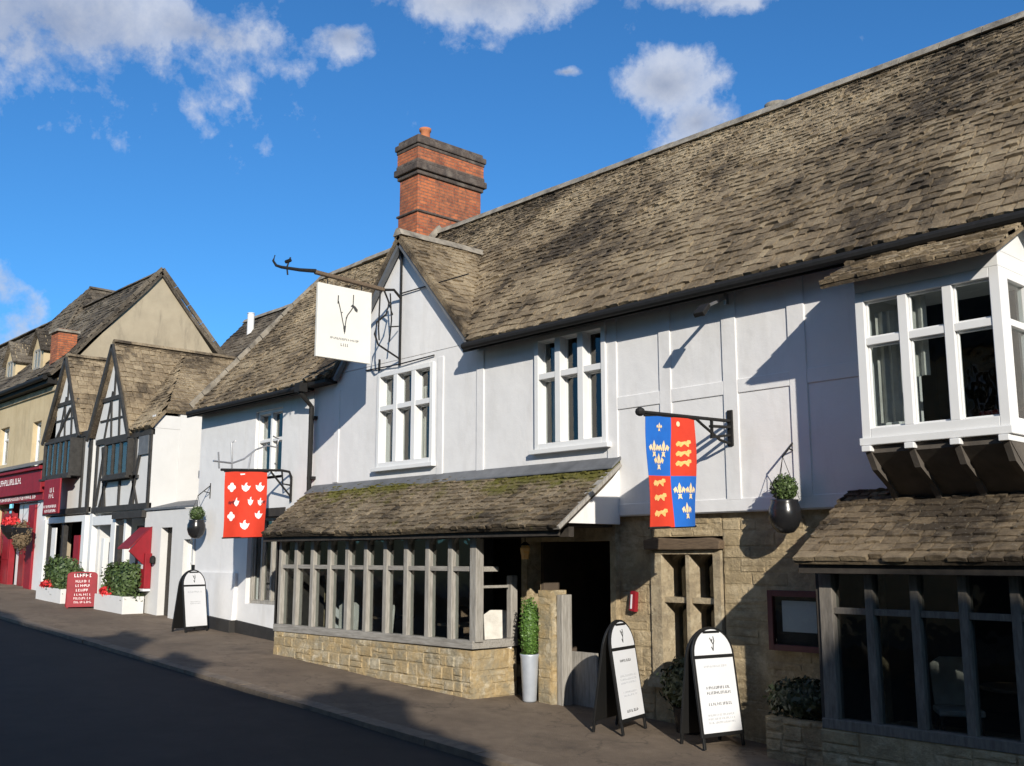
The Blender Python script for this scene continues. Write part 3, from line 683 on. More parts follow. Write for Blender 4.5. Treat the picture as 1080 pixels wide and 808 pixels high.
for a, b in zip(px[:-1], px[1:]):      # curved heads of the lights
    for s in (0, 1):
        x0 = a + .045 if s == 0 else b - .06
        d = .10 if s == 0 else -.05
        mb.prism([(x0, by + .04, 2.19), (x0 + d, by + .04, 2.19), (x0 + d * .45, by + .04, 2.155), (x0, by + .04, 2.09)], (0, .08, 0))
mb.build('bay_transom', 'oak_h', inn, bevel=.006)
mb = MB(); mb.box(-17.1, -11.7, by + .085, by + .09, .68, 2.19); mb.build('bay_pane', 'glass', inn)
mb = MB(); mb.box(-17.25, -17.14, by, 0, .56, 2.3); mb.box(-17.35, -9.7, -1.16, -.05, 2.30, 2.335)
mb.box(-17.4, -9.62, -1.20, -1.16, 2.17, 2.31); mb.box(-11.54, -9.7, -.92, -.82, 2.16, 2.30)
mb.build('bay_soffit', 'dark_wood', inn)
pv = V3((0, 1.30, .92)).normalized(); PH = V3((0, 1.30, .92)).length
mb = MB()
def moss_f(u, v): return min(1, max(0, (v / PH - .42) * 1.6)) * (1 if 1.0 < u < 3.6 or u > 5.6 else .35)
roof_tiles(mb, (-17.75, -1.30, 2.30), (1, 0, 0), pv, 8.22, PH, ulim=lambda v: (.45 - .4 * v / PH, 8.22 - .05 * v / PH), seed=51, e0=.12, e1=.09, w0=.10, w1=.26, sag=.035, moss=moss_f, slab=.07)
mb.build('bay_roof', 'tile_moss', inn)
mb = MB(); mb.hexa([(-17.68, -.20, 3.10), (-9.55, -.20, 3.10), (-9.55, -.002, 3.24), (-17.68, -.002, 3.24), (-17.68, -.20, 3.13), (-9.55, -.20, 3.13), (-9.55, -.002, 3.29), (-17.68, -.002, 3.29)]); mb.build('lead_flashing', 'lead', inn, bevel=.02)
mb = MB(); mb.prism([(-9.66, -1.12, 2.34), (-9.66, -.002, 2.34), (-9.66, -.002, 3.13)], (.06, 0, 0));
mb.build('porch_cheek', 'white', inn)
mb = MB(); mb.bar((-9.56, -1.30, 2.27), (-9.60, -.02, 3.17), .05, .12, (1, 0, 0)); mb.build('porch_bargeboard', 'oak', inn)
st = MB()
stones(st, (-10.95, -.28, -.5), (1, 0, 0), (0, 0, 1), (0, -1, 0), .26, 1.92, ch=(.16, .3), ln=(.2, .3), relief=.02, seed=45)
stones(st, (-10.69, -.28, -.5), (0, 1, 0), (0, 0, 1), (1, 0, 0), .30, 1.92, ch=(.16, .3), ln=(.2, .3), relief=.02, seed=46)
st.build('door_pier', 'block', inn)
mb = MB(); mb.box(-10.665, -10.55, -.2, .0, -.5, 1.36); mb.build('door_post', 'oak', inn, bevel=.01)
mb = MB(); mb.box(-10.60, -10.12, .04, .08, -.3, .56); mb.build('door_leaf', 'oak', inn)

# right-hand bay window
qx = [-5.90 + .482 * i for i in range(14)]; qy = -.95
st = MB(); stones(st, (-6.02, qy, -.85), (1, 0, 0), (0, 0, 1), (0, -1, 0), 6.6, 1.0, ch=(.12, .22), ln=(.2, .5), relief=.03, seed=61)
st.box(-6.02, -5.9, qy + .12, .1, -.8, .15, (.4, .5, 0)); st.build('corner_bay_plinth', 'wallstone', inn)
mb = MB()
for i, x in enumerate(qx): w = .075 if i in (0, 13) else .045; mb.box(x - w, x + w, qy + (0 if i in (0, 13) else .012), qy + .14, .24, 1.72)
mb.build_each('corner_bay_mullion', 'oak_dark', inn, bevel=.008)
mb = MB(); mb.box(-6.0, .5, qy - .02, qy + .15, .15, .25)
for a, b in zip(qx[:-1], qx[1:]): mb.box(a + .045, b - .045, qy + .025, qy + .12, 1.31, 1.375)
mb.box(-6.0, .5, qy + .005, qy + .14, 1.72, 1.84); mb.build('corner_bay_rail', 'oak_dark', inn, bevel=.006)
mb = MB(); mb.box(-5.88, .4, qy + .08, qy + .085, .25, 1.72); mb.build('corner_bay_pane', 'glass', inn)
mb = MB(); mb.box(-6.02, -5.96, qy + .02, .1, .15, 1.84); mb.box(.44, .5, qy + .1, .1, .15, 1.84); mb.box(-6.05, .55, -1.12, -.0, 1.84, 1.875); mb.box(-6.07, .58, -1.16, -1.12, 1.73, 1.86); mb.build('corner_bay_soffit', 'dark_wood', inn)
qv = V3((0, 1.25, .76)).normalized(); mb = MB()
roof_tiles(mb, (-6.08, -1.25, 1.88), (1, 0, 0), qv, 6.7, 1.46, ulim=lambda v: (0.0, 6.7), seed=63, e0=.135, e1=.11, w0=.12, w1=.30, sag=.03, slab=.06)
mb.build('corner_bay_roof', 'tile', inn)
# rooms behind the windows
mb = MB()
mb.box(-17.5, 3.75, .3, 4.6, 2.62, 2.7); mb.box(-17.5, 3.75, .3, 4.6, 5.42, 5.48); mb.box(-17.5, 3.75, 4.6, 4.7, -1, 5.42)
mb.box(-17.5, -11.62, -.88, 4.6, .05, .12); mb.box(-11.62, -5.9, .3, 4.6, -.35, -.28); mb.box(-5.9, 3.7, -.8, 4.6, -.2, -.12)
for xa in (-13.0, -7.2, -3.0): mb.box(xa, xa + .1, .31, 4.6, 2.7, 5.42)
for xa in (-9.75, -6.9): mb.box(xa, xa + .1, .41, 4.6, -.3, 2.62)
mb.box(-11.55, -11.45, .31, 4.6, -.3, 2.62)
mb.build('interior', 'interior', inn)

# ================================================================== the cottage next door
cot = thing('cottage', 'white-rendered cottage with black plinth and red banner, between the inn and the low link building', 'cottage', (-20.2, 0, zg(-20.2)))
U1 = (-20.1, -18.95, 3.58, 5.0); U2 = (-20.25, -18.95, .92, 2.72)
mb = MB()
wall_strips(mb, -22.72, -17.74, -.1, 5.36, 0.0, .3, [U1, U2])
mb.box(-22.72, -22.45, .3, 6.4, -.3, 5.36); mb.prism([(-22.72, .02, 5.36), (-22.72, 6.4, 5.36), (-22.72, 3.2, 8.95)], (.24, 0, 0)); mb.box(-22.72, -17.74, 6.4, 6.7, -.3, 5.4)
mb.hexa([(-22.73, -.10, -.1), (-20.62, -.14, -.1), (-20.62, .01, -.1), (-22.73, .01, -.1), (-22.73, -.05, 1.55), (-20.62, -.06, 1.55), (-20.62, .01, 1.55), (-22.73, .01, 1.55)])
mb.build('wall', 'white', cot)
mb = MB()
for a, b in [(-22.74, -20.60), (-20.60, -17.76)]:
    d = .165 if a < -21 else .03
    mb.hexa([(a, -d, -.2), (b, -d, -.2), (b, .01, -.2), (a, .01, -.2), (a, -d, zg(a) + .26), (b, -d, zg(b) + (.25 if d > .1 else .2)), (b, .01, zg(b) + (.25 if d > .1 else .2)), (a, .01, zg(a) + .26)])
mb.build('plinth', 'plinth', cot, bevel=.01)
mb = MB()
roof_tiles(mb, (-22.72, EY, 5.29), (1, 0, 0), RV, 5.02, RH, seed=71, sag=.06)
roof_tiles(mb, (-17.6, 6.7, EZ), (-1, 0, 0), bv, 5.3, RH, seed=72, e0=.5, e1=.4, w0=.6, w1=1.1)
ridge_stones(mb, (-22.72, 3.2, 9.17), (-17.7, 3.2, 9.24), .17, .1, .5, 73, m=1, wob=.03)
cr = mb.build('roof', ['tile', 'ridge'], cot)
mb = MB(); P0 = V3((-22.72, EY, 5.37)); n = 12
for i in range(n):
    a = P0 + RV * (RH * (i + .02) / n); b = P0 + RV * (RH * (i + .98) / n); dz = rng.uniform(-.01, .015)
    mb.bar(a + V3((0, 0, dz)), b + V3((0, 0, dz)), .13, .05, (1, 0, 0), (rng.random(), .5, 0))
mb.build('verge_stone', 'ridge', cr)
mb = MB(); mb.tube([(-22.7, -.37, 5.20), (-17.75, -.37, 5.20)], .055, 10); mb.box(-22.9, -17.75, -.3, -.27, 5.13, 5.28); mb.box(-22.9, -17.75, -.27, .0, 5.20, 5.23); mb.build('gutter', 'iron', cot)
window(cot, *U1, .06, 2, [4.35], depth=.14, glass_back=.09, fw=.07, mw=.08, sill_mat='paint', curtain=[(-19.95, -19.7, 3.7, 4.9)])
lw = window(cot, *U2, .10, 3, [], mat='oak', depth=.12, glass_back=.07, fw=.06, mw=.07, sill_mat='oak', curtain=[(-19.35, -19.05, 1.0, 2.5)], name='ground_floor_window')
mb = MB(); mb.box(-20.35, -18.7, -.02, .2, 2.72, 2.90); mb.build('lintel', 'dark_wood', cot, bevel=.01)
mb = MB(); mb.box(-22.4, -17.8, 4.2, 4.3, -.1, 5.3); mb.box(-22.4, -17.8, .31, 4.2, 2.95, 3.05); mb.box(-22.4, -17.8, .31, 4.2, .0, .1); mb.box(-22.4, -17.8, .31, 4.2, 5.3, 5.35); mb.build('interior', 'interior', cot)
mb = MB()
mb.tube([(-17.66, -.36, 5.2), (-17.66, -.36, 5.1), (-17.66, -.10, 4.85), (-17.66, -.10, 2.5)], .05, 10)
mb.box(-17.76, -17.56, -.45, -.27, 5.12, 5.30)
for z in (4.6, 3.4): mb.box(-17.74, -17.58, -.11, .0, z, z + .06)
tag(mb.build('downpipe', 'iron', None, base=(-17.66, 0, 2.5)), 'black iron downpipe dropping from the gutter between the cottage and the inn', 'downpipe')

# ================================================================== low white link with a dark door
link = thing('link_building', 'low white-rendered link building with narrow dark door between the cottage and the timber-framed house', 'building', (-24, 0, zg(-24)))
mb = MB(); wall_strips(mb, -25.55, -22.74, 0, 3.02, -.04, .26, [(-24.56, -23.93, .0, 2.6), (-23.28, -22.80, 1.15, 2.3)])
mb.box(-25.55, -25.3, .26, 3, 0, 3.0); mb.box(-25.3, -22.74, .26, .72, 2.9, 2.96)
mb.build('wall', 'white_b', link)
mb = MB(); mb.prism([(-25.56, -.08, 3.04), (-25.56, .74, 3.25), (-25.56, .74, 3.3), (-25.56, -.08, 3.09)], (2.82, 0, 0)); mb.build('roof', 'lead', link)
mb = MB(); mb.box(-24.56, -23.93, .14, .20, .2, 2.6)
for k in range(3): mb.box(-24.50 + k * .19, -24.36 + k * .19, .125, .139, .6, 2.45)
dd = mb.build('door', 'dark_wood', link); mb = MB(); mb.lathe((-24.05, .10, 1.5), [(.02, 0), (.035, .03), (.02, .06)], 8); mb.build('handle', 'steel', dd)
window(link, -23.28, -22.80, 1.15, 2.3, .10, 1, [1.75], depth=.08, glass_back=.04, fw=.05, mw=.05, sill_mat='dark_wood')
mb = MB(); mb.box(-25.2, -22.8, 2.6, 2.7, 0, 2.9); mb.build('interior', 'interior', link)

# ================================================================== timber-framed houses
def timber_house(xc, zr, zl, xl, xr, zj, xfl, xfr, label, depth=6.5, seed=1, window_x=None, pitch=None, bayw=False):
    h = thing('timber_framed_house', label, 'house', (xc, 0, zg(xc)), 'timber-framed gabled houses')
    b = MB()
    b.box(xfl, xfr, 0.0, .7, zj, zl + .06); b.box(xl + .15, xr - .15, .7, depth, 0, zl)
    b.prism([(xl + .1, .0, zl), (xr - .1, .0, zl), (xc, .0, zr - .12)], (0, depth, 0))
    b.box(xfl + .1, xfl + .3, .1, .6, 0, zj); b.box(xfr - .3, xfr - .1, .1, .6, 0, zj)
    b.build('wall', 'white_b', h)
    t = MB()
    bm = lambda p, q, w=.12, d=.05: t.bar((p[0], -.01, p[1]), (q[0], -.01, q[1]), w * .75, d, (0, 1, 0))
    bm((xfl, zl - .04), (xfr, zl - .04), .2, .10); bm((xfl, zj + .09), (xfr, zj + .09), .2, .12)
    bm((xfl + .07, zj), (xfl + .07, zl), .15, .08); bm((xfr - .07, zj), (xfr - .07, zl), .15, .08)
    kk = (zr - zl) / ((xr - xl) / 2)
    zc = zl + (zr - zl) * .42; hw = (zr - zc) / kk
    bm((xc - hw, zc), (xc + hw, zc), .15, .07)
    bm((xc - .05, zl), (xc - .18, zc), .10); bm((xc - .55, zl), (xc - .12, zc + .2), .10); bm((xc + .5, zl), (xc + .40, zc), .12)
    bm((xl + .5, zl + .55), (xr - .5, zl + .55), .07, .04); bm((xc, zc), (xc, zr - .3), .10)
    t.build_each('timber', 'black_timber', h)
    r = MB(); s = (zr - zl) / (xr - xc)
    for sg, se in ((1, seed), (-1, seed + 1)):
        xe = xr if sg > 0 else xl; O = V3((xe, -.14, zr - abs(xe - xc) * s)); Vv = V3((xc - xe, 0, abs(xe - xc) * s)); 
        roof_tiles(r, O, (0, 1, 0), Vv, depth + .15, Vv.length, seed=se, e0=.2, e1=.14, w0=.17, w1=.38, sag=.06)
    ridge_stones(r, (xc, -.14, zr + .05), (xc, depth, zr + .05), .12, .06, .45, seed + 3, m=0)
    ro = r.build('roof', ['tile', 'ridge'], h)
    g = MB()
    for sg in (1, -1):
        xe = xr if sg > 0 else xl
        g.bar((xc, -.17, zr - .08), (xe + sg * .04, -.17, zr - abs(xe - xc) * s - .12), .12, .06, (0, 1, 0))
    g.build_each('bargeboard', 'black_timber', h)
    return h
C = timber_house(-28.17, 7.80, 5.10, -29.57, -26.68, 3.08, -29.2, -25.45, 'black-and-white timber-framed gabled house with box window, joined to the white link building', seed=81)
t = MB()
for p, q, w in [((-28.75, 3.2), (-28.3, 4.0), .10), ((-28.35, 3.2), (-28.75, 4.9), .10), ((-27.4, 3.15), (-27.4, 3.9), .10), ((-26.62, 3.2), (-26.05, 4.9), .14), ((-26.15, 3.2), (-26.6, 4.0), .07), ((-29.0, 3.3), (-28.6, 4.9), .10), ((-28.6, 3.95), (-26.2, 3.95), .12), ((-28.5, 3.2), (-28.5, 4.9), .12), ((-26.45, 3.2), (-26.45, 5.0), .13)]:
    t.bar((p[0], -.03, p[1]), (q[0], -.03, q[1]), w * .75, .05, (0, 1, 0))
t.build_each('brace', 'black_timber', C)
window(C, -28.25, -26.6, 4.0, 4.98, -.18, 3, [], mat='black_timber', depth=.16, glass_back=.05, fw=.07, mw=.06, name='box_window')
mb = MB(); mb.box(-28.18, -26.67, -.055, -.035, 4.07, 4.91); mb.build('dark_backing', 'interior', C)  # dark sheet over the white wall, standing in for the unlit room behind
mb = MB(); mb.box(-26.75, -25.5, -.04, .0, 5.0, 5.2); mb.box(-26.2, -25.6, -.06, -.01, 4.5, 5.0); mb.build_each('weatherboard', 'lead', C)
mb = MB()
xe_, ze_, kx, ky = -25.35, 5.65, .717, 1.2
vv = V3((-1, 0, kx)).normalized(); HL = V3((3.0, 0, 2.15)).length
roof_tiles(mb, (xe_, -.15, ze_), (0, 1, 0), vv, 6.4, HL, ulim=lambda v: ((ze_ + v * vv.z - 5.2) / ky, 6.4), seed=86, sag=.05)
vf = V3((0, 1, ky)).normalized(); HF = 2.6 / vf.z
def hip_lim(v):
    z = 5.2 + v * vf.z; xs = -28.17 + (7.8 - z) / 1.74; xh = xe_ - max(0, (z - ze_) / kx)
    return (xs - .1 + 28.35, max(xh + 28.35, xs - .05 + 28.35))
roof_tiles(mb, (-28.35, -.15, 5.2), (1, 0, 0), vf, 3, HF, ulim=hip_lim, seed=87, sag=.02)
mb.build('hip_roof', 'tile', C)
mb = MB(); mb.box(-25.62, -25.44, .701, 6.0, 2.6, 5.66); mb.box(-25.62, -25.44, .02, .70, 5.161, 5.5); mb.build('side_wall', 'white_b', C)
mb = MB()   # shop opening under the jetty
mb.box(-29.3, -29.1, -.05, .15, .4, 3.08); mb.box(-27.75, -27.45, -.05, .15, .4, 3.0); mb.box(-29.1, -27.75, -.05, .12, 2.75, 3.0); mb.box(-28.75, -28.55, .1, .25, .4, 2.4); mb.box(-27.0, -26.85, .0, .15, .4, 2.9)
mb.build_each('door_surround', 'paint', C, bevel=.01)
mb = MB(); mb.box(-27.45, -25.5, -.16, .1, 2.88, 3.06); mb.box(-27.4, -27.2, -.04, .14, .4, 2.72); mb.box(-29.1, -25.5, .75, .85, .3, 3.05); mb.box(-26.85, -25.55, .3, .34, .4, 2.7); mb.build_each('shopfront', 'black_timber', C)
D = timber_house(-31.85, 7.95, 5.45, -33.35, -30.35, 3.12, -33.2, -29.55, 'narrow black-and-white timber-framed gabled house with projecting dark upper window beside the red shop', seed=91)
window(D, -32.55, -30.3, 4.2, 5.3, -.38, 5, [], mat='black_timber', depth=.36, glass_back=.05, fw=.07, mw=.06, name='projecting_window')
mb = MB(); mb.box(-32.48, -30.37, -.10, -.06, 4.27, 5.23); mb.build('dark_backing', 'interior', D)  # dark colour here stands in for room shade behind the projecting panes
t = MB()
for p, q, w in [((-33.0, 3.2), (-33.0, 5.3), .2), ((-32.7, 5.35), (-31.5, 6.3), .12), ((-29.7, 3.2), (-29.7, 5.3), .14), ((-30.2, 3.2), (-30.2, 5.3), .12)]: t.bar((p[0], -.03, p[1]), (q[0], -.03, q[1]), w * .75, .05, (0, 1, 0))
t.build_each('brace', 'black_timber', D)
mb = MB(); mb.box(-33.15, -32.75, -.1, .1, .5, 3.0); mb.box(-29.75, -29.5, -.1, .1, .5, 3.05); mb.box(-32.75, -29.75, -.06, .06, 2.88, 3.06); mb.box(-30.6, -30.4, -.05, .1, .5, 1.2); mb.build_each('door_surround', 'paint', D, bevel=.01)
mb = MB(); mb.box(-33.0, -29.6, .7, .8, .3, 3.1); mb.box(-32.7, -32.5, -.03, .1, .5, 2.86); mb.box(-32.5, -31.4, .05, .1, .5, 1.0); mb.box(-31.5, -31.35, -.03, .1, .5, 2.86); mb.box(-32.5, -31.5, .0, .08, 1.7, 1.82); mb.build_each('shopfront', 'black_timber', D)
mb = MB(); mb.box(-32.45, -32.1, .0, .04, 1.85, 2.75); mb.box(-32.45, -32.1, .0, .04, 1.05, 1.65); mb.build_each('shutter', 'paint', D)
mb = MB(); mb.box(-30.5, -30.1, -.02, .04, 1.2, 2.5); mb.build('poster', 'red_paint', D)

# ================================================================== stone house with the red shop front
F = thing('stone_shop', 'honey-coloured stone house with red shop front, roof dormers and big plastered gable', 'building', (-37, 0, zg(-37)))
xg = -32.75
mb = MB(); wall_strips(mb, -52, xg, .3, 7.42, .0, .35, [(-34.95, -34.15, 4.72, 6.2), (-38.4, -37.4, 5.0, 6.3), (-42, -41, 5, 6.3), (-37.9, -33.3, .4, 3.8)])
mb.box(-52, xg, 6.0, 6.35, .3, 7.5); mb.build('wall', 'cream', F)
mb = MB(); mb.prism([(xg - .3, .05, .3), (xg - .3, 6.3, .3), (xg - .3, 6.3, 7.3), (xg - .3, 3.05, 11.28), (xg - .3, .05, 7.55)], (.3, 0, 0)); mb.build('gable_end', 'grey_render', F)
mb = MB(); Fv = V3((0, 3.35, 3.95))
roof_tiles(mb, (-52, -.3, 7.45), (1, 0, 0), Fv, 19.35, Fv.length, seed=101, e0=.3, e1=.2, w0=.3, w1=.6, sag=.09)
Fb = V3((0, -3.5, 4.0)); roof_tiles(mb, (xg + .1, 6.55, 7.4), (-1, 0, 0), Fb, 19.35, Fb.length, seed=102, e0=.4, e1=.3, w0=.5, w1=.9, sag=.08)
for a, b in (((xg + .06, -.2, 7.66), (xg + .06, 3.05, 11.5)), ((xg + .06, 3.05, 11.5), (xg + .06, 6.5, 7.6))):
    a = V3(a); b = V3(b)
    for i in range(7): mb.bar(a.lerp(b, i / 7 + .003), a.lerp(b, (i + 1) / 7 - .001), .12, .07, (1, 0, 0), (rng.random(), .5, 0), 0)
ridge_stones(mb, (-52, 3.05, 11.55), (xg, 3.05, 11.42), .14, .07, .6, 103, m=0)
fr = mb.build('roof', ['tile_far', 'ridge'], F)
# hipped cross wing rising behind
mb = MB()
O = V3((-37.9, 1.2, 8.9)); Vv = V3((-2.5, 0, 3.5)); roof_tiles(mb, O, (0, 1, 0), Vv, 5.0, Vv.length, ulim=lambda v: (.05 + 2.2 * v / V3((2.5, 0, 3.5)).length, 5.0), seed=105, e0=.26, e1=.18, w0=.25, w1=.5, sag=.06)
Vv2 = V3((0, 2.2, 3.5)); L2 = Vv2.length
roof_tiles(mb, (-46.4, 1.2, 8.9), (1, 0, 0), Vv2, 8.5, L2, ulim=lambda v: (6.0 * v / L2, 8.5 - 2.5 * v / L2), seed=106, e0=.26, e1=.18, w0=.25, w1=.5, sag=.06)
ridge_stones(mb, (-40.4, 3.4, 12.44), (-40.4, 6.2, 12.42), .13, .07, .5, 107, m=0); mb.build('cross_roof', ['tile_far', 'ridge'], F)
for k, xd in enumerate((-36.35, -39.3)):
    mb = MB(); y0 = .42; z0 = 8.05; z1 = 8.95; w = .55; ap = 9.62
    mb.prism([(xd - w, y0, z0), (xd + w, y0, z0), (xd + w, y0, z1), (xd, y0, ap), (xd - w, y0, z1)], (0, 1.5, 0))
    dm = mb.build('dormer', 'cream', F)
    mb = MB()
    for s in (1, -1):
        O = V3((xd + s * .68, y0 - .14, z1 - .17)); Vv = V3((-s * .68, 0, .84)); roof_tiles(mb, O, (0, 1, 0), Vv, 1.75, Vv.length, seed=110 + k * 2 + s, e0=.2, e1=.15, sag=.02, slab=.05)
    mb.build('dormer_roof', 'tile_far', dm)
    window(dm, xd - .32, xd + .32, z0 + .15, z1 - .05, y0 - .03, 2, [], depth=.05, glass_back=.02, fw=.05, mw=.05, sill=False, mat='oak')
mb = MB(); mb.box(-34.6, -33.95, .25, .85, 7.7, 9.22); fc = mb.build('chimney', 'brick', F)
mb = MB(); mb.box(-34.67, -33.88, .18, .92, 9.12, 9.2); mb.build('chimney_cap', 'ridge', fc)
mb = MB(); mb.tube([(-52, -.4, 7.34), (-32.9, -.4, 7.40)], .08, 10); mb.box(-52, -32.9, -.3, -.02, 7.22, 7.40); mb.build('gutter', 'iron', F)
mb = MB(); mb.box(-52, -32.9, -.06, .0, 7.02, 7.18); mb.build('cornice', 'dressed', F)
for (a, b, lo, hi) in [(-34.95, -34.15, 4.72, 6.2), (-38.4, -37.4, 5.0, 6.3), (-42, -41, 5, 6.3)]:
    window(F, a, b, lo, hi, .14, 2, [lo + .9], depth=.1, glass_back=.05, fw=.06, mw=.06, name='sash_window', sill_mat='dressed')
# shop front
mb = MB(); mb.box(-37.95, -33.0, -.26, -.0, 3.85, 4.55); mb.box(-38.05, -32.9, -.36, .0, 4.55, 4.66); mb.box(-37.95, -33.0, -.16, .0, 3.62, 3.85); fas = mb.build('fascia', 'red_paint', F, bevel=.01)
mb = MB(); mb.prism([(-38.1, -.42, 4.67), (-38.1, .0, 4.86), (-38.1, .0, 4.9), (-38.1, -.42, 4.7)], (5.25, 0, 0)); mb.build('fascia_lead', 'lead', F)
mb = MB(); words(mb, (-37.5, -.262, 4.2), (1, 0, 0), (0, 0, 1), (0, -1, 0), 2.6, [1.0], .19, .3, 5); words(mb, (-37.3, -.162, 3.69), (1, 0, 0), (0, 0, 1), (0, -1, 0), 3.6, [1], .11, .3, 6); mb.build('lettering', 'white_cloth', fas)
mb = MB(); mb.box(-36.75, -35.95, -.12, .06, .6, 3.3); mb.box(-34.35, -33.75, -.12, .06, .6, 3.5)
mb.box(-36.65, -36.05, -.135, -.12, .8, 1.6); mb.box(-36.65, -36.05, -.135, -.12, 1.8, 2.6); mb.build_each('pilaster', 'red_paint', F, bevel=.01)
mb = MB(); mb.box(-35.95, -34.35, .1, .16, .6, 3.6); mb.box(-33.75, -33.0, -.05, .1, .6, 3.6); mb.build_each('shop_panel', 'paint', F)
mb = MB(); mb.box(-38, -33.0, .5, .6, .3, 3.7); mb.box(-37.9, -36.8, .2, .26, .6, 1.2); mb.box(-35.5, -35.0, .04, .1, .6, 3.0); mb.build('shop_interior', 'dark_red', F)
window(F, -37.9, -36.8, 1.2, 3.5, .12, 2, [2.6], mat='dark_red', depth=.08, glass_back=.04, fw=.06, mw=.05, name='shop_window', sill=False)

# ================================================================== roofs behind
def back_house(xa, xb, ya, yb, ze, zr, label, seed, m='tile_far', name='back_house', group=None, wm='grey_render'):
    h = thing(name, label, 'house', ((xa + xb) / 2, ya, zg((xa + xb) / 2)), group); yc = (ya + yb) / 2
    b = MB(); b.box(xa, xb, ya, yb, zg(xa) - 1, ze); b.prism([(xa, ya, ze), (xa, yb, ze), (xa, yc, zr - .15)], (xb - xa, 0, 0)); b.build('wall', wm, h)
    r = MB(); Vv = V3((0, yc - ya + .3, zr - ze + .2)); roof_tiles(r, (xa - .15, ya - .3, ze - .2), (1, 0, 0), Vv, xb - xa + .3, Vv.length, seed=seed, e0=.26, e1=.18, w0=.28, w1=.5, sag=.07)
    Vv = V3((0, -(yb - yc + .3), zr - ze + .2)); roof_tiles(r, (xb + .15, yb + .3, ze - .2), (-1, 0, 0), Vv, xb - xa + .3, Vv.length, seed=seed + 1, e0=.5, e1=.4, w0=.6, w1=1.1, sag=.05)
    ridge_stones(r, (xa - .15, yc, zr + .05), (xb + .15, yc, zr + .05), .16, .1, .5, seed, m=1)
    r.build('roof', [m, 'ridge'], h); return h
back_house(-36.0, -24.5, 4.9, 11.1, 7.2, 11.0, 'dark stone-slate roofed house directly behind the timber-framed houses', 121)
back_house(-47.0, -31.5, 11.6, 18, 9.6, 13.6, 'far stone house whose long slate roof just shows right of the big gable', 125)
mb = MB(); mb.lathe((-34.6, 7.4, 10.1), [(.13, 0), (.13, .85), (.15, .87), (.12, .9)], 12); tag(mb.build('vent_pipe', 'paint', None, smooth=False, base=(-34.6, 7.4, 10.2)), 'short white vent pipe standing on the dark roof behind', 'vent pipe')

# ================================================================== the other side of the street (throws the shade)
def facing_house(xa, xb, ze, zr, label, stacks, seed):
    h = thing('facing_house', label, 'house', ((xa + xb) / 2, -12.5, zg((xa + xb) / 2)), 'stone houses facing the inn across the street'); y0, y1 = -12.5, -19.5; zb = zg((xa + xb) / 2) - 1
    wins = []; n = max(2, int((xb - xa) / 2.6))
    for i in range(n):
        c = xa + (xb - xa) * (i + .5) / n
        wins += [(c - .5, c + .5, ze - 2.0, ze - .7)]
        if i != n // 2: wins += [(c - .55, c + .55, ze - 4.7, ze - 3.2)]
    dc = xa + (xb - xa) * (n // 2 + .5) / n
    b = MB(); wall_strips(b, xa, xb, zb, ze, y0 - .35, y0, wins); b.box(xa, xb, y1, y1 + .3, zb, ze); b.box(xa, xa + .3, y1 + .3, y0 - .35, zb, ze); b.box(xb - .3, xb, y1 + .3, y0 - .35, zb, ze)
    for q in (xa, xb - .3): b.prism([(q, y0, ze), (q, y1, ze), (q, (y0 + y1) / 2, zr - .1)], (.3, 0, 0))
    b.build('wall', 'cream', h)
    for w in wins:
        f = MB(); z0, z1 = w[2], w[3]; yy = y0 - .1
        for p in [(w[0], w[0] + .08, z0, z1), (w[1] - .08, w[1], z0, z1), (w[0] + .08, w[1] - .08, z0, z0 + .08), (w[0] + .08, w[1] - .08, z1 - .08, z1), ((w[0] + w[1]) / 2 - .04, (w[0] + w[1]) / 2 + .04, z0 + .08, z1 - .08)]: f.box(p[0], p[1], yy - .08, yy, p[2], p[3])
        fo = f.build('window', 'paint', h); g = MB(); g.box(w[0] + .05, w[1] - .05, yy - .05, yy - .045, z0 + .05, z1 - .05); g.build('pane', 'glass', fo)
    d = MB(); zd = zg(dc) + .45; d.box(dc - .5, dc + .5, y0, y0 + .06, zd, zd + 2.1); d.build('door', 'dark_wood', h)
    r = MB(); yc = (y0 + y1) / 2; k = (zr - ze) / (y0 - yc)
    for s, ye in ((1, y0 + .3), (-1, y1 - .3)):
        Vv = V3((0, yc - ye, k * abs(yc - ye))); roof_tiles(r, (xa - .1, ye, zr - k * abs(yc - ye)), (1, 0, 0), Vv, xb - xa + .2, Vv.length, seed=seed, e0=.5, e1=.4, w0=.6, w1=1.1, sag=.05)
    ridge_stones(r, (xa - .1, yc, zr + .05), (xb + .1, yc, zr + .05), .16, .1, .5, seed, m=1); r.build('roof', ['tile_far', 'ridge'], h)
    for (sx, w, hh) in stacks:
        c = MB(); c.box(sx - w / 2, sx + w / 2, yc - .45, yc + .45, zr - .8, zr + hh); c.box(sx - w / 2 - .06, sx + w / 2 + .06, yc - .51, yc + .51, zr + hh - .25, zr + hh - .12); co = c.build('chimney', 'brick', h)
        for q in (-.25, .25):
            c = MB(); c.lathe((sx + q * w, yc, zr + hh), [(.13, 0), (.11, .35), (.13, .4)], 10); c.build('chimney_pot', 'terracotta', co)
facing_house(-16, -4.8, 6.6, 10.15, 'stone house facing the timber-framed houses from across the street', [(-8.9, 1.0, .7)], 201)
facing_house(-4.8, 2.2, 6.3, 9.75, 'stone house with one chimney facing the cottage from across the street', [(1.3, .9, .55)], 205)
facing_house(2.2, 10.4, 5.7, 9.25, 'low stone house with two chimneys facing the inn from across the street', [(4.0, .8, .5), (9.6, 1.1, .8)], 209)
facing_house(10.4, 18.9, 5.0, 8.75, 'lower stone house facing the inn doorway from across the street', [(11.0, .7, .4)], 213)
facing_house(19.0, 35.0, 8.6, 12.55, 'tall stone house facing the right-hand end of the inn from across the street', [(26, 1.2, 1.0)], 217)

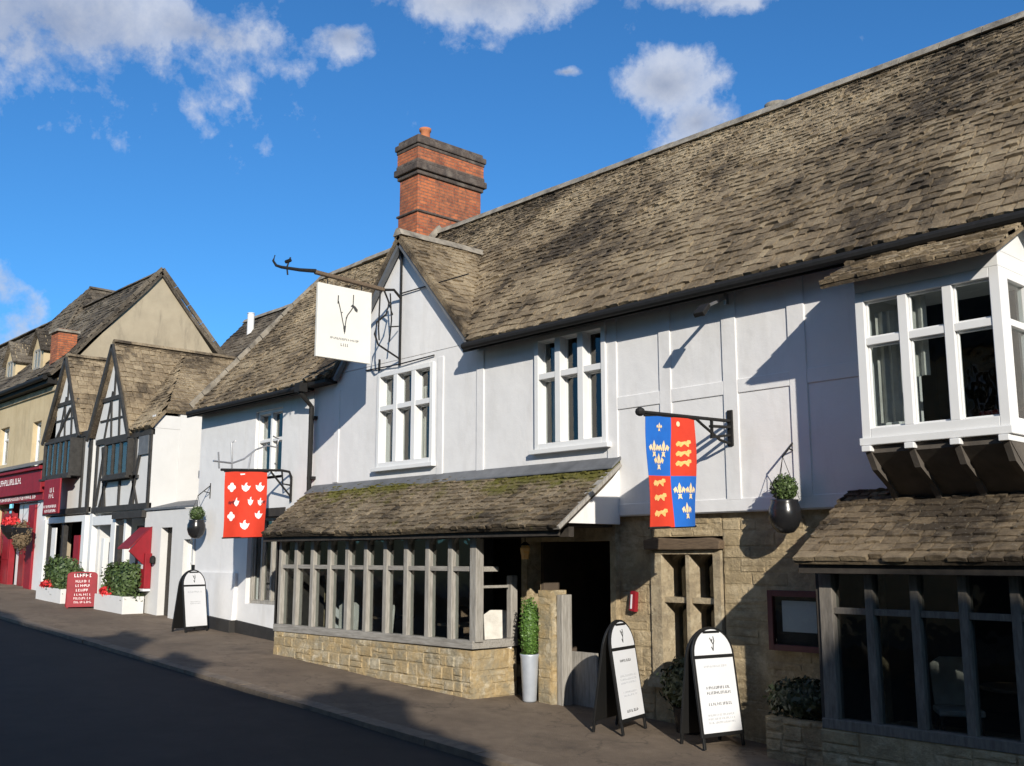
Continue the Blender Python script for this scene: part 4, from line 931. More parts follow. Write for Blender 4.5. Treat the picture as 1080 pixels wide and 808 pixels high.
# ================================================================== signs and street things
UP = V3((0, 0, 1))
def a_board(name, label, P, nrm, w, H, leg, lines, seed, emblem=True, red=False, group=None, knob=False):
    nrm = V3((nrm[0], nrm[1], 0)).normalized(); U = UP.cross(nrm).normalized(); g = P[2]
    base = V3(P) - nrm * .18
    t = thing(name, label, 'sandwich board', base, group)
    def pan(side):
        n = nrm * side; u = U * side
        O = base + n * .20 + UP * leg; V = (UP * H - n * .18).normalized(); F = u.cross(V).normalized(); L = H * 1.02; r = w / 2; zc = L - (r if not red else .10); ry = L - zc
        def outline(rr, lo, hi_c): return [(-rr, lo), (rr, lo)] + [((rr if not red else rr * 1) * (abs(cos(pi * k / 16)) ** (.35 if red else 1)) * (1 if k <= 8 else -1), hi_c + (rr - r + ry) * sin(pi * k / 16)) for k in range(17)]
        X = lambda p, o: O + u * p[0] + V * p[1] + F * o
        m = MB(); m.prism([X(p, -.03) for p in outline(r, 0, zc)], F * .03)
        for s in (-1, 1): m.bar(X((s * (r - .03), 0), -.015), X((s * (r - .03), -leg * 1.0), -.015), .035, .03, F)
        fr = m.build('frame', 'red_paint' if red else 'black_frame', t, bevel=.004)
        m = MB(); rr = r - .035
        m.prism([X(p, .0005) for p in [(-rr, .045), (rr, .045), (rr, zc - .035), (-rr, zc - .035)]], F * .005)
        if not red:
            m.prism([X(p, .0005) for p in [(-rr, zc + .005), (rr, zc + .005)] + [(rr * cos(pi * k / 16), zc + .005 + (rr - .0) * sin(pi * k / 16)) for k in range(1, 16)]], F * .005)
        fo = m.build('panel', 'red_paint' if red else 'board_white', fr)
        m = MB()
        for (v, frac, hh, n_, ink) in lines:
            if not ink: words(m, X((-rr * frac, v * zc), 0), u, V, F, rr * 2 * frac, [1] * n_, hh, hh * 1.9, seed + int(v * 100), off=.006, align=1)
        if m.v: m.build('lettering', 'white_cloth' if red else 'ink_grey', fo)
        m = MB()
        for (v, frac, hh, n_, ink) in lines:
            if ink: words(m, X((-rr * frac, v * zc), 0), u, V, F, rr * 2 * frac, [1] * n_, hh, hh * 1.9, seed + int(v * 100), off=.006, align=1)
        if m.v: m.build('heading', 'ink', fo)
        m = MB()
        if emblem:
            c = zc + rr * .42
            for pts in ([(0, c - .07), (.012, c + .0), (-.01, c + .03), (-.035, c + .075)], [(.012, c), (.028, c + .04), (.02, c + .09)], [(-.01, c + .03), (.0, c + .06)], [(0, c - .07), (-.02, c - .03)]):
                polyline(m, pts, O, u, V, F, .012, off=.006)
        if m.v: m.build('emblem', 'ink', fo)
    pan(1); pan(-1)
    m = MB(); top = base + UP * (leg + H - .05)
    m.bar(top - U * w * .2, top + U * w * .2, .07, .03)
    if knob: m.bar(top, top + UP * .16, .05, .05, U)
    m.build('hinge', 'black_frame', t)
    return t
G_AB = 'black-framed menu boards on the pavement'
a_board('sandwich_board', 'arched white menu board with black frame standing just right of the porch doorway', (-8.74, -.80, zg(-8.9)), (.965, .25), .68, 1.20, .14, [(.80, .5, .03, 1, True), (.60, .7, .022, 3, False), (.38, .6, .02, 2, False), (.12, .5, .03, 1, True)], 1, group=G_AB)
a_board('sandwich_board', 'arched white menu board with black frame, nearest to the corner bay', (-7.55, -.58, zg(-7.7)), (.98, -.19), .66, 1.22, .13, [(.85, .6, .022, 1, False), (.58, .6, .03, 2, True), (.38, .6, .03, 1, True), (.25, .7, .022, 3, False)], 2, group=G_AB)
a_board('sandwich_board', 'arched white menu board with black frame beside the dark door of the white link building', (-21.07, -.68, zg(-21.1)), (.93, .30), .66, 1.22, .07, [(.82, .7, .035, 1, False), (.6, .5, .02, 2, False)], 3, group=G_AB, knob=True)
a_board('sandwich_board', 'red sandwich board with white writing leaning between the two white planters', (-27.1, -.92, zg(-27.2)), (.93, -.25), .72, .88, .03, [(.95, .62, .085, 1, False), (.78, .5, .06, 3, False), (.36, .6, .05, 3, False)], 4, emblem=False, red=True)

# cloth banners
def banner(name, label, x, ya, yb, zt, zb, quarters, emblem_fn, arm_thing, grp=None, skew=0.0):
    t = thing(name, label, 'banner', (x, (ya + yb) / 2, zt)); W = abs(yb - ya); H = zt - zb
    # u runs from the outer edge towards the wall as the viewer coming down the street reads it
    def P(u, v, off=0):
        k = 1 - v
        y = ya + (yb - ya) * u; z = zb + H * v + skew * u
        xx = x + .030 * sin(u * 7.5 + 1.2 + 1.1 * k) * (.25 + .9 * k) + .016 * sin(v * 6 + u * 4) + .02 * k * sin(u * 3.1 + .4) + off
        return V3((xx, y, z))
    m = MB(); nu, nv = 20, 26
    for i in range(nu):
        for j in range(nv):
            mi = quarters(( i + .5) / nu, (j + .5) / nv)
            q = [(i / nu, j / nv), ((i + 1) / nu, j / nv), ((i + 1) / nu, (j + 1) / nv), (i / nu, (j + 1) / nv)]
            m.face([P(*a, .002) for a in q], m=mi); m.face([P(*a, -.002) for a in reversed(q)], m=mi)
    m.build('cloth', ['red_cloth', 'blue_cloth'], t, smooth=True)
    for name_, mat, polys in [(a, b, g if isinstance(g[0], list) else [g]) for a, b, gs in emblem_fn() for g in gs]:
        m = MB()
        for poly in polys:
            for off in (.006, -.006):
                c = [sum(p[0] for p in poly) / len(poly), sum(p[1] for p in poly) / len(poly)]
                for a, b in zip(poly, poly[1:] + poly[:1]): m.face([P(*c, off), P(*a, off), P(*b, off)])
        m.build(name_, mat, t)
    m = MB(); 
    for v in (1.0, 0.0): m.tube([P(-.02, v) , P(1.02, v)], .014, 8)
    m.build('rod', 'iron', t)
    return t
def blob(c, pts, s, ar=1.0): return [(c[0] + p[0] * s, c[1] + p[1] * s * ar) for p in pts]
def circ(c, r, ar, n=10, a0=0): return [(c[0] + r * cos(2 * pi * k / n + a0), c[1] + r * ar * sin(2 * pi * k / n + a0)) for k in range(n)]
LION = [(-1, -.1), (-.7, .35), (-.3, .2), (.2, .35), (.55, .2), (.6, .55), (1, .5), (1.05, .1), (.75, -.05), (.7, -.5), (.5, -.45), (.45, -.1), (-.2, -.12), (-.3, -.5), (-.5, -.5), (-.55, -.1), (-.85, -.45)]
BIRD = [(-.9, .5), (-.35, .3), (-.1, .85), (.25, .95), (.15, .55), (.55, .2), (.95, .35), (.6, -.35), (.1, -.75), (-.35, -.6), (-.75, -.2)]
def fleur(c, s, ar):
    return [blob(c, [(0, 1), (.28, .45), (.14, -.1), (0, -.25), (-.14, -.1), (-.28, .45)], s, ar), blob(c, [(.2, .0), (.55, .55), (.95, .25), (.75, -.2), (.6, .12), (.35, -.2)], s, ar), blob(c, [(-.2, .0), (-.35, -.2), (-.6, .12), (-.75, -.2), (-.95, .25), (-.55, .55)], s, ar), blob(c, [(-.35, -.28), (.35, -.28), (.2, -.42), (.35, -.85), (0, -.7), (-.35, -.85), (-.2, -.42)], s, ar)]
ARm = .92 / 1.27
def royal():
    gold = []; og = []
    for c in [(.26, .86 - .10), (.14 + .02, .70), (.36, .70), (.26, .585)][1:]: gold.append(fleur(c, .115, ARm))
    gold.append(fleur((.26, .90), .06, ARm))
    for c in [(.64, .32), (.86, .32), (.76, .14)]: gold.append(fleur(c, .115, ARm))
    gold += [circ((.63, .94), .035, ARm)]
    for q in (.76, .67, .58): og.append(blob((.72, q), LION, .14, ARm * .62))
    for q in (.40, .27, .13): og.append(blob((.24, q), LION, .15, ARm * .62))
    return [('fleur_de_lis', 'gold', gold), ('lion', 'orange_gold', og)]
banner('banner', 'blue and red quartered banner with gold lions and lilies hanging above the stone window', -7.68, -1.69, -.77, 3.52, 2.22, lambda u, v: 1 if (u < .5) == (v > .45) else 0, royal, None, skew=.04)
def birds():
    w = []
    fl = lambda c, s: [circ((c[0] + s * .55 * cos(a), c[1] + s * .55 * ARm * sin(a)), s * .5, ARm, 8) for a in (0, pi / 2, pi, 3 * pi / 2)]
    w.append(fl((.17, .76), .095))
    w += [blob((.5, .755), BIRD, .115, ARm), blob((.82, .755), BIRD, .12, ARm)]
    w += [blob((.30, .53), [(p[0] * .7, p[1]) for p in BIRD], .11, ARm), blob((.62, .54), [(p[0] * .6, p[1]) for p in BIRD], .11, ARm), blob((.84, .53), [(p[0] * .7, p[1]) for p in BIRD], .10, ARm)]
    w += [fl((.17, .32), .095), blob((.82, .33), BIRD, .105, ARm), blob((.5, .18), BIRD, .12, ARm), blob((.4, .96), [(-1, .2), (1, .3), (1, -.1), (-.6, -.3)], .06, ARm)]
    g = [blob((.18, .53), LION, .09, ARm), blob((.90, .53), LION, .07, ARm)]
    return [('emblem', 'white_cloth', w), ('small_emblem', 'dark_red', g)]
banner('banner', 'red banner with white bird and flower emblems hanging on the cottage front', -18.47, -1.49, -.58, 3.53, 2.25, lambda u, v: 0, birds, None, skew=.04)

t = thing('wall_bracket', 'black iron wall bracket with a knobbed arm carrying the blue and red banner', 'bracket', (-7.68, 0, 3.5), 'iron banner brackets')
m = MB(); m.tube([(-7.68, -.02, 3.60), (-7.68, -1.72, 3.555)], .022, 10); m.lathe((-7.68, -1.78, 3.555), [(.02, -.05), (.05, -.03), (.06, 0), (.05, .03), (.02, .05)], 12); m.build('arm', 'iron', t)
m = MB(); m.box(-7.72, -7.64, -.045, .0, 3.28, 3.74); m.build('wall_plate', 'iron', t, bevel=.008)
m = MB(); m.bar((-7.68, -.42, 3.585), (-7.68, -.42, 3.36), .03, .03, (1, 0, 0)); m.bar((-7.68, -.03, 3.42), (-7.68, -.44, 3.36), .03, .035, (1, 0, 0)); m.tube([(-7.68, -.03, 3.31), (-7.68, -.25, 3.34), (-7.68, -.60, 3.50), (-7.68, -.74, 3.57)], .018, 8); m.bar((-7.68, -.06, 3.52), (-7.68, -.44, 3.50), .03, .06, (1, 0, 0)); m.build_each('brace', 'iron', t)
t = thing('wall_bracket', 'grey iron wall bracket with scrollwork carrying the red banner on the cottage', 'bracket', (-18.47, 0, 3.5), 'iron banner brackets')
m = MB(); m.tube([(-18.47, -1.58, 3.56), (-18.47, -.25, 3.62), (-18.47, -.08, 3.6), (-18.47, -.03, 3.5), (-18.47, -.03, 3.0)], .026, 8); m.tube([(-18.47, -.03, 3.1), (-18.47, -.5, 3.58)], .02, 8); m.tube([(-18.47, -.25, 3.62), (-18.47, -.22, 3.35), (-18.47, -.04, 3.33)], .018, 8); m.build('arm', 'iron', t)
m = MB()
m.tube([(-18.47, -1.75, 3.72), (-18.47, -1.35, 3.70), (-18.47, -1.1, 3.80), (-18.47, -.85, 4.0), (-18.47, -.6, 4.10), (-18.47, -.4, 4.08), (-18.47, -.34, 4.25), (-18.47, -.48, 4.3)], .018, 8)
m.tube([(-18.47, -1.35, 3.58), (-18.47, -1.38, 4.1), (-18.47, -1.30, 4.14)], .018, 8); m.tube([(-18.47, -1.62, 3.58), (-18.47, -1.65, 3.9)], .016, 8); m.tube([(-18.47, -1.0, 3.6), (-18.47, -.95, 3.92)], .016, 8); m.build('scrollwork', 'steel', t)

# the hanging inn sign
sx = -14.795
t = thing('hanging_sign', 'square cream hanging sign with a stag drawn in black lines above small lettering', 'sign', (sx, -1.25, 5.24))
m = MB(); m.box(sx - .03, sx + .03, -1.80, -.70, 5.24, 6.53); bd = m.build('board', 'sign_white', t, bevel=.006)
Os = V3((sx + .03, -1.80, 5.24)); Us = V3((0, 1, 0)); Vs = UP; Ns = V3((1, 0, 0))
m = MB()
for pts, w in [([(.40, .98), (.405, 1.12)], .02), ([(.41, 1.02), (.44, .92), (.47, .82), (.50, .70), (.535, .57)], .018), ([(.545, .52), (.56, .62), (.575, .72), (.60, .80), (.66, .88), (.71, .96), (.715, 1.18)], .018), ([(.535, .57), (.55, .50), (.56, .60)], .03), ([(.47, .82), (.50, .84)], .012), ([(.60, .80), (.57, .74)], .014)]:
    polyline(m, pts, Os, Us, Vs, Ns, w, off=.001)
m.prism([Os + Us * p[0] + Vs * p[1] + Ns * .001 for p in [(.66, .97), (.70, 1.01), (.76, .98), (.81, .93), (.80, .88), (.75, .90), (.72, .95)]], Ns * .003)
m.prism([Os + Us * p[0] + Vs * p[1] + Ns * .0015 for p in [(.53, .60), (.565, .60), (.56, .50), (.55, .45), (.535, .50)]], Ns * .003)
m.build('stag_drawing', 'ink', bd)
m = MB(); words(m, Os + Us * .27 + Vs * .345, Us, Vs, Ns, .56, [1.0], .035, .1, 31, off=.001, align=1); words(m, Os + Us * .48 + Vs * .24, Us, Vs, Ns, .12, [1.0], .05, .1, 33, off=.001, align=1); m.build('lettering', 'ink', bd)
m = MB()
for y in (-1.6, -.9): m.tube([(sx, y, 6.52), (sx, y, 6.62)], .012, 8)
m.build_each('hook', 'iron', t)
t = thing('sign_bracket', 'long weathered beam and black scrolled iron bracket holding the cream inn sign', 'bracket', (sx, 0, 6.4))
m = MB(); m.bar((sx, -.42, 6.64), (sx, -1.86, 6.70), .07, .085, (1, 0, 0)); m.build('beam', 'brown_wood', t, bevel=.02)
m = MB(); m.tube([(sx, -1.84, 6.72), (sx, -2.15, 6.68), (sx, -2.5, 6.66), (sx, -2.6, 6.67), (sx, -2.66, 6.74), (sx, -2.63, 6.84)], [.035, .03, .026, .024, .02, .01], 8); m.tube([(sx, -2.38, 6.55), (sx, -2.4, 6.68), (sx, -2.34, 6.86)], .014, 8); m.tube([(sx - .05, -2.4, 6.78), (sx + .05, -2.36, 6.80)], .03, 6); m.build('finial', 'iron', t)
m = MB(); m.tube([(sx, -.04, 5.3), (sx, -.04, 7.55)], .022, 8); m.tube([(sx, -.42, 6.64), (sx, -.2, 6.68), (sx, -.04, 6.55)], .025, 8); m.tube([(sx, -.42, 6.64), (sx, -.30, 6.42), (sx, -.36, 6.2), (sx, -.56, 6.02), (sx, -.60, 5.80), (sx, -.52, 5.62), (sx, -.28, 5.52), (sx, -.04, 5.42)], .018, 8)
m.tube([(sx, -.50, 6.6), (sx, -.52, 5.9), (sx, -.50, 5.7)], .014, 8); m.tube([(sx, -.28, 6.6), (sx, -.24, 6.1), (sx, -.28, 5.7)], .013, 8); m.tube([(sx, -.28, 5.98), (sx, -.08, 6.02)], .012, 8)
m.tube([(sx, -.04, 6.64), (-12.9, -.02, 6.62)], .012, 8); m.tube([(sx, -.42, 6.64), (sx - .3, -.0, 6.3)], .01, 6); m.tube([(sx - 1.1, -.02, 5.36), (sx, -.06, 5.32), (-13.8, -.03, 5.35)], .012, 8); m.bar((sx - .62, -.05, 5.28), (sx - .62, -.05, 5.5), .03, .03)
m.build('scrollwork', 'iron', t)

# hanging topiary balls
def ball_basket(P, r, wall_y, label, seed):
    P = V3(P); t = thing('hanging_basket', label, 'hanging basket', P, 'topiary balls in black hanging pots')
    m = MB(); leaves(m, P + UP * (r * .9), (r, r, r), 1500, r * .13, seed); m.build('topiary_ball', 'leaf', t)
    m = MB(); R = r * 1.15
    m.lathe(P, [(R * .15, -R * 2.3), (R * .55, -R * 2.2), (R * .9, -R * 1.8), (R * 1.1, -R * 1.2), (R * 1.08, -R * .6), (R * .9, -.03), (R * .95, 0), (R * .85, .0), (R * .8, -.04)], 24); m.build('pot', 'black_gloss', t, smooth=True)
    m = MB(); top = P + V3((0, 0, r * 3.4)); w = V3((P.x, wall_y, top.z + .25)); m.tube([w, top], .012, 8); m.tube([w - UP * .18, (P + V3((0, 0, r * 3.1)) + w) / 2], .01, 8); m.bar(w - UP * .3, w + UP * .05, .03, .02)
    for k in range(3):
        a = 2 * pi * k / 3 + .5; m.tube([top, P + V3((R * cos(a), R * sin(a), 0))], .004, 5)
    m.build('bracket', 'iron', t); return t
ball_basket((-6.80, -.24, 2.56), .15, .08, 'topiary ball in a black hanging pot beside the corner bay of the inn', 301)
ball_basket((-22.1, -.30, 2.72), .16, -.0, 'topiary ball in a black hanging pot at the left end of the cottage front', 302)

# tall planter by the doorway
P = (-11.02, -.40, zg(-11.02))
t = thing('tall_planter', 'slim tapered zinc pot with a narrow clipped bush beside the porch doorway', 'planter', P)
m = MB(); m.lathe(P, [(.09, 0), (.10, .02), (.13, .60), (.138, .64), (.138, .66), (.122, .66), (.12, .6)], 20); m.build('pot', 'zinc', t, smooth=True)
m = MB(); leaves(m, V3(P) + V3((0, 0, 1.0)), (.12, .12, .42), 2400, .020, 311, box=.4); m.build('bush', 'leaf_bright', t)

# white box planters with hedges
def box_planter(xa, xb, y0, y1, h, label, seed, leaf='leaf'):
    xc = (xa + xb) / 2; t = thing('box_planter', label, 'planter', (xc, y0, zg(xc)), 'white box planters outside the timber-framed houses')
    m = MB(); z = lambda x: zg(x) - .1
    m.hexa([(xa, y0, z(xa)), (xb, y0 + .05, z(xb)), (xb, y1, z(xb)), (xa, y1, z(xa)), (xa, y0, zg(xa) + h), (xb, y0 + .05, zg(xb) + h + .04), (xb, y1, zg(xb) + h + .04), (xa, y1, zg(xa) + h)]); m.build('box', 'white_b', t, bevel=.01)
    m = MB(); leaves(m, (xc + .1, (y0 + y1) / 2 + .05, zg(xc) + h + .32), ((xb - xa) * .46, (y1 - y0) * .5, .46), 3600, .05, seed, box=.55); m.build('hedge', leaf, t)
    m = MB(); leaves(m, (xc - .35, y0 + .12, zg(xc) + h + .10), (.36, .14, .13), 260, .05, seed + 1, core=False); m.build('flowers', 'flower_red', t)
box_planter(-26.85, -25.15, -.70, -.12, .38, 'white box planter with clipped hedge and red flowers next to the white link building', 321)
box_planter(-30.3, -28.5, -1.02, -.45, .34, 'white box planter with bushy green shrub outside the narrow timber-framed house', 325)
t = thing('box_planter', 'pale planter with yellow-green shrub at the far left below the shop window', 'planter', (-36.8, -.5, zg(-36.8)))
m = MB(); m.box(-38.2, -36.6, -.9, -.3, zg(-36.6) - .2, zg(-37.2) + .45); m.build('box', 'white_b', t, bevel=.01); m = MB(); leaves(m, (-37.2, -.6, zg(-37.2) + .85), (.7, .35, .5), 1500, .06, 328); m.build('shrub', 'leaf_bright', t)

# shop baskets, signs and cases on the far shops
for i, (P, flo, lab) in enumerate([((-34.55, -.55, 2.85), 'flower_red', 'black hanging basket of red flowers beside the red pilaster'), ((-33.45, -.55, 2.75), 'dry_stem', 'hanging basket of brown trailing stems at the right end of the red shop')]):
    t = thing('flower_basket', lab, 'hanging basket', P, 'flower baskets on the red shop')
    m = MB(); m.lathe(P, [(.05, -.42), (.24, -.2), (.3, 0), (.28, .02)], 14); m.build('pot', 'black_gloss', t)
    m = MB(); leaves(m, V3(P) + V3((0, 0, .10 if i == 0 else -.25)), (.30, .26, .18 if i == 0 else .45), 520, .05, 330 + i); m.build('flowers', flo, t)
    m = MB(); m.tube([V3(P), V3(P) + V3((0, 0, .75)), (P[0], 0, P[2] + .8)], .014, 6); m.build('bracket', 'iron', t)
t = thing('shop_sign', 'red board sign with white writing hung under the projecting upper window', 'sign', (-31.2, -.45, 3.2))
m = MB(); m.box(-31.95, -30.62, -.48, -.42, 3.12, 4.14); b = m.build('board', 'red_paint', t, bevel=.03)
m = MB(); words(m, (-31.5, -.482, 3.75), (1, 0, 0), UP, (0, -1, 0), .5, [.6, .8], .13, .17, 7); words(m, (-31.85, -.482, 3.3), (1, 0, 0), UP, (0, -1, 0), 1.1, [1, .8], .08, .13, 8); m.build('lettering', 'white_cloth', b)
m = MB(); m.box(-31.95, -31.9, -.45, 0, 4.14, 4.2); m.box(-30.7, -30.65, -.45, 0, 4.14, 4.2); m.build('hanger', 'iron', t)
t = thing('shop_canopy', 'small red canopy with triangular cheek over the shop corner', 'canopy', (-25.9, 0, 2.0))
m = MB(); m.hexa([(-25.85, -.58, 2.08), (-25.15, -.58, 2.08), (-25.15, -.05, 2.58), (-25.85, -.05, 2.58), (-25.85, -.58, 2.12), (-25.15, -.58, 2.12), (-25.15, -.05, 2.63), (-25.85, -.05, 2.63)]); m.build('roof', 'dark_red', t)
m = MB(); m.prism([(-25.12, -.60, 2.03), (-25.12, -.05, 2.64), (-25.12, -.05, 1.62), (-25.12, -.25, 1.72)], (.05, 0, 0)); m.build('cheek', 'red_paint', t)
t = thing('notice_case', 'red wall case with a white poster on the white link building', 'notice case', (-25.35, -.1, 1.15))
m = MB(); m.box(-25.5, -24.98, -.22, -.05, 1.12, 1.98); c = m.build('case', 'red_paint', t, bevel=.01)
m = MB(); m.box(-25.4, -25.1, -.225, -.22, 1.6, 1.9); m.box(-25.49, -25.0, -.23, -.05, 1.06, 1.119); m.build('poster', 'board_white', c)
t = thing('lamp_bulkhead', 'small dark wall lamp beside the dark door of the link building', 'lamp', (-24.8, -.04, 1.8)); m = MB(); m.lathe((-24.8, -.11, 1.72), [(.03, 0), (.07, .03), (.07, .15), (.03, .2)], 10); m.bar((-24.8, -.11, 1.82), (-24.8, -.04, 1.82), .04, .04); m.build('housing', 'iron', t)

# floodlight under the eave
t = thing('floodlight', 'small dark floodlight on an angled arm under the eave of the inn', 'floodlight', (-7.72, -.25, 5.1))
m = MB(); m.bar((-7.66, -.04, 5.22), (-7.66, -.52, 5.0), .035, .035); m.bar((-7.66, -.03, 5.12), (-7.66, -.03, 5.26), .09, .04); m.build('arm', 'steel', t)
m = MB(); m.hexa([(-7.74, -.62, 4.86), (-7.58, -.62, 4.86), (-7.58, -.48, 5.0), (-7.74, -.48, 5.0), (-7.74, -.66, 4.91), (-7.58, -.66, 4.91), (-7.58, -.52, 5.05), (-7.74, -.52, 5.05)]); m.build('lamp_head', 'iron', t, bevel=.01)

# menu case on the stone wall
t = thing('menu_case', 'dark wooden menu case with a glazed sheet on the stone wall by the corner bay', 'menu case', (-6.9, .08, .8))
m = MB()
for a, b, lo, hi in [(-7.24, -7.17, .80, 1.50), (-6.52, -6.45, .80, 1.50), (-7.17, -6.52, .80, .87), (-7.17, -6.52, 1.43, 1.50)]: m.box(a, b, -.03, .085, lo, hi)
f = m.build('frame', 'maroon', t, bevel=.005)
m = MB(); m.box(-7.17, -6.52, .05, .06, .87, 1.43); m.build('backing', 'dark_wood', f); m = MB(); m.box(-7.08, -6.62, .04, .049, 1.02, 1.38); m.build('menu_sheet', 'board_white', f)
m = MB(); m.box(-7.17, -6.52, .0, .004, .87, 1.43); m.build('pane', 'glass', f)
t = thing('stone_trough', 'low stone trough with a dark leafy shrub under the menu case', 'trough', (-7.0, -.3, zg(-7)))
m = MB(); stones(m, (-7.0, -.50, zg(-7) - .1), (1, 0, 0), UP, (0, -1, 0), .95, .54, seed=341, back=.1); m.box(-7.0, -6.05, -.40, .05, zg(-7) - .1, zg(-7) + .38, (.4, .5, 0)); m.build('trough', 'wallstone', t)
m = MB(); leaves(m, (-6.62, -.25, zg(-7) + .62), (.48, .28, .24), 1300, .036, 342); m.build('shrub', 'leaf_dark', t)
t = thing('potted_shrub', 'dark bushy shrub in a black tub behind the menu boards under the stone window', 'potted plant', (-8.35, -.15, zg(-8.35)))
m = MB(); m.lathe((-8.35, -.18, zg(-8.35)), [(.16, 0), (.2, .3), (.22, .32), (.19, .32)], 14); m.build('tub', 'black_gloss', t)
m = MB(); leaves(m, (-8.35, -.18, zg(-8.35) + .56), (.36, .24, .34), 1300, .04, 344); m.build('shrub', 'leaf_dark', t)
t = thing('leaflet_holder', 'small red leaflet holder on the stone wall left of the stone window', 'leaflet holder', (-9.4, .06, 1.2))
m = MB(); m.prism([(-9.47, .0, 1.18), (-9.37, .0, 1.16), (-9.35, .0, 1.42), (-9.43, .0, 1.44)], (0, .07, 0)); m.build('holder', 'red_paint', t); m = MB(); m.prism([(-9.44, -.01, 1.2), (-9.415, -.01, 1.2), (-9.40, -.01, 1.39), (-9.42, -.01, 1.39)], (0, .012, 0)); m.build('leaflet', 'board_white', t)
t = thing('lantern', 'small amber lantern hanging in the porch beside the doorway', 'lantern', (-11.0, -.5, 1.95))
m = MB(); m.lathe((-11.0, -.5, 1.86), [(.05, 0), (.075, .16), (.03, .22)], 6); m.build('glass', 'orange_gold', t); m = MB(); m.tube([(-11.0, -.5, 2.05), (-11.0, -.5, 2.32)], .008, 6); m.lathe((-11.0, -.5, 2.06), [(.08, 0), (.02, .05)], 6); m.build('cap', 'iron', t)

# tables and chairs seen through the bay
def chair(P, rot, label, mat):
    t = thing('dining_chair', label, 'chair', P, 'chairs inside the bay'); Rm = Matrix.Rotation(rot, 3, 'Z')
    def T(a): return V3(P) + Rm @ V3(a)
    def bx(m, x0, x1, y0, y1, z0, z1): m.hexa([T(p) for p in [(x0, y0, z0), (x1, y0, z0), (x1, y1, z0), (x0, y1, z0), (x0, y0, z1), (x1, y0, z1), (x1, y1, z1), (x0, y1, z1)]])
    m = MB(); bx(m, -.22, .22, -.22, .22, .42, .48); m.build('seat', mat, t, bevel=.015)
    m = MB(); m.prism([T((-.2, .19, .48)), T((.2, .19, .48)), T((.22, .22, .9)), T((.12, .23, .97)), T((-.12, .23, .97)), T((-.22, .22, .9))], Rm @ V3((0, .04, 0))); m.build('backrest', mat, t, bevel=.01)
    for a in (-.19, .19):
        for b in (-.19, .19): m = MB(); m.tube([T((a, b, 0)), T((a, b, .42))], [.014, .02], 6); m.build('leg', 'dark_wood', t)
for i, (P, r_, lab, mt) in enumerate([((-11.86, -.27, .12), .82, 'pale covered chair nearest the open end of the bay', 'curtain'), ((-15.75, -.5, .12), .4, 'pale covered chair behind the left part of the long bay window', 'curtain'), ((-14.65, -.5, .12), -.5, 'pale covered chair behind the middle of the long bay window', 'curtain'), ((-13.3, .3, .12), 1.4, 'dark wooden chair behind the right part of the long bay window', 'brown_wood'), ((-5.0, .0, -.12), .6, 'pale covered chair behind the corner bay window', 'curtain')]): chair(P, r_, lab, mt)
for (P, lab) in [((-12.8, -.2, .12), 'round dark table just inside the right end of the long bay window'), ((-15.05, .1, .12), 'round dark table between two pale chairs in the long bay'), ((-4.4, .1, -.12), 'round dark table behind the corner bay window')]:
    t = thing('dining_table', lab, 'table', P, 'tables inside the bays'); m = MB(); m.lathe(V3(P) + UP * .70, [(.36, 0), (.38, .01), (.38, .035), (.37, .04)], 20); m.build('tabletop', 'brown_wood', t); m = MB(); m.lathe(P, [(.2, 0), (.19, .03), (.04, .06), (.035, .70)], 12); m.build('pedestal', 'dark_wood', t)
for i, (x, z) in enumerate([(-16.1, .70), (-12.2, .70)]):
    m = MB(); m.lathe((x, -.8, z), [(.022, 0), (.022, .17), (.012, .2)], 10); tag(m.build('candle', 'curtain', None, base=(x, -.8, z)), ['white candle on the sill at the left end of the long bay window', 'white candle on the sill at the right end of the long bay window'][i], 'candle')
t = thing('red_armchair', 'red armchair just visible through the oriel window', 'armchair', (-4.6, .7, 2.7))
m = MB(); m.box(-5.0, -4.2, .45, 1.0, 2.72, 3.15); m.build('seat', 'curtain_red', t, bevel=.04); m = MB(); m.box(-5.0, -4.2, 1.0, 1.15, 2.72, 3.55); m.build('backrest', 'curtain_red', t, bevel=.04)

# ================================================================== light, sky, camera
el = math.asin(-SUN.z); az_cw = math.atan2(-SUN.x, -SUN.y)
sun = bpy.data.lights.new('sun', 'SUN'); sun.energy = 4.5; sun.angle = radians(.5); sun.color = (1.0, .93, .82)
so = bpy.data.objects.new('sun', sun); COL.objects.link(so); so.rotation_mode = 'QUATERNION'; so.rotation_quaternion = SUN.to_track_quat('-Z', 'Y'); so.location = (30, -25, 20)
w = bpy.data.worlds.new('World'); S.world = w; w.use_nodes = True; nt = w.node_tree; bg = nt.nodes['Background']
sky = nt.nodes.new('ShaderNodeTexSky'); sky.sky_type = 'NISHITA'; sky.sun_disc = False; sky.sun_elevation = el; sky.sun_rotation = az_cw
sky.altitude = 600; sky.air_density = 1.0; sky.dust_density = .3; sky.ozone_density = 3.0
SKYS = 0.085
tc = nt.nodes.new('ShaderNodeTexCoord'); d = tc.outputs['Generated']
sp = nt.nodes.new('ShaderNodeSeparateXYZ'); nt.links.new(d, sp.inputs[0])
az = math_n(nt, 'ARCTAN2', sp.outputs[1], sp.outputs[0]); ell = math_n(nt, 'ARCSINE', sp.outputs[2])
n1 = noise_node(nt, d, 10, 12, .62, .15); n2 = noise_node(nt, d, 36, 8, .62, .1)
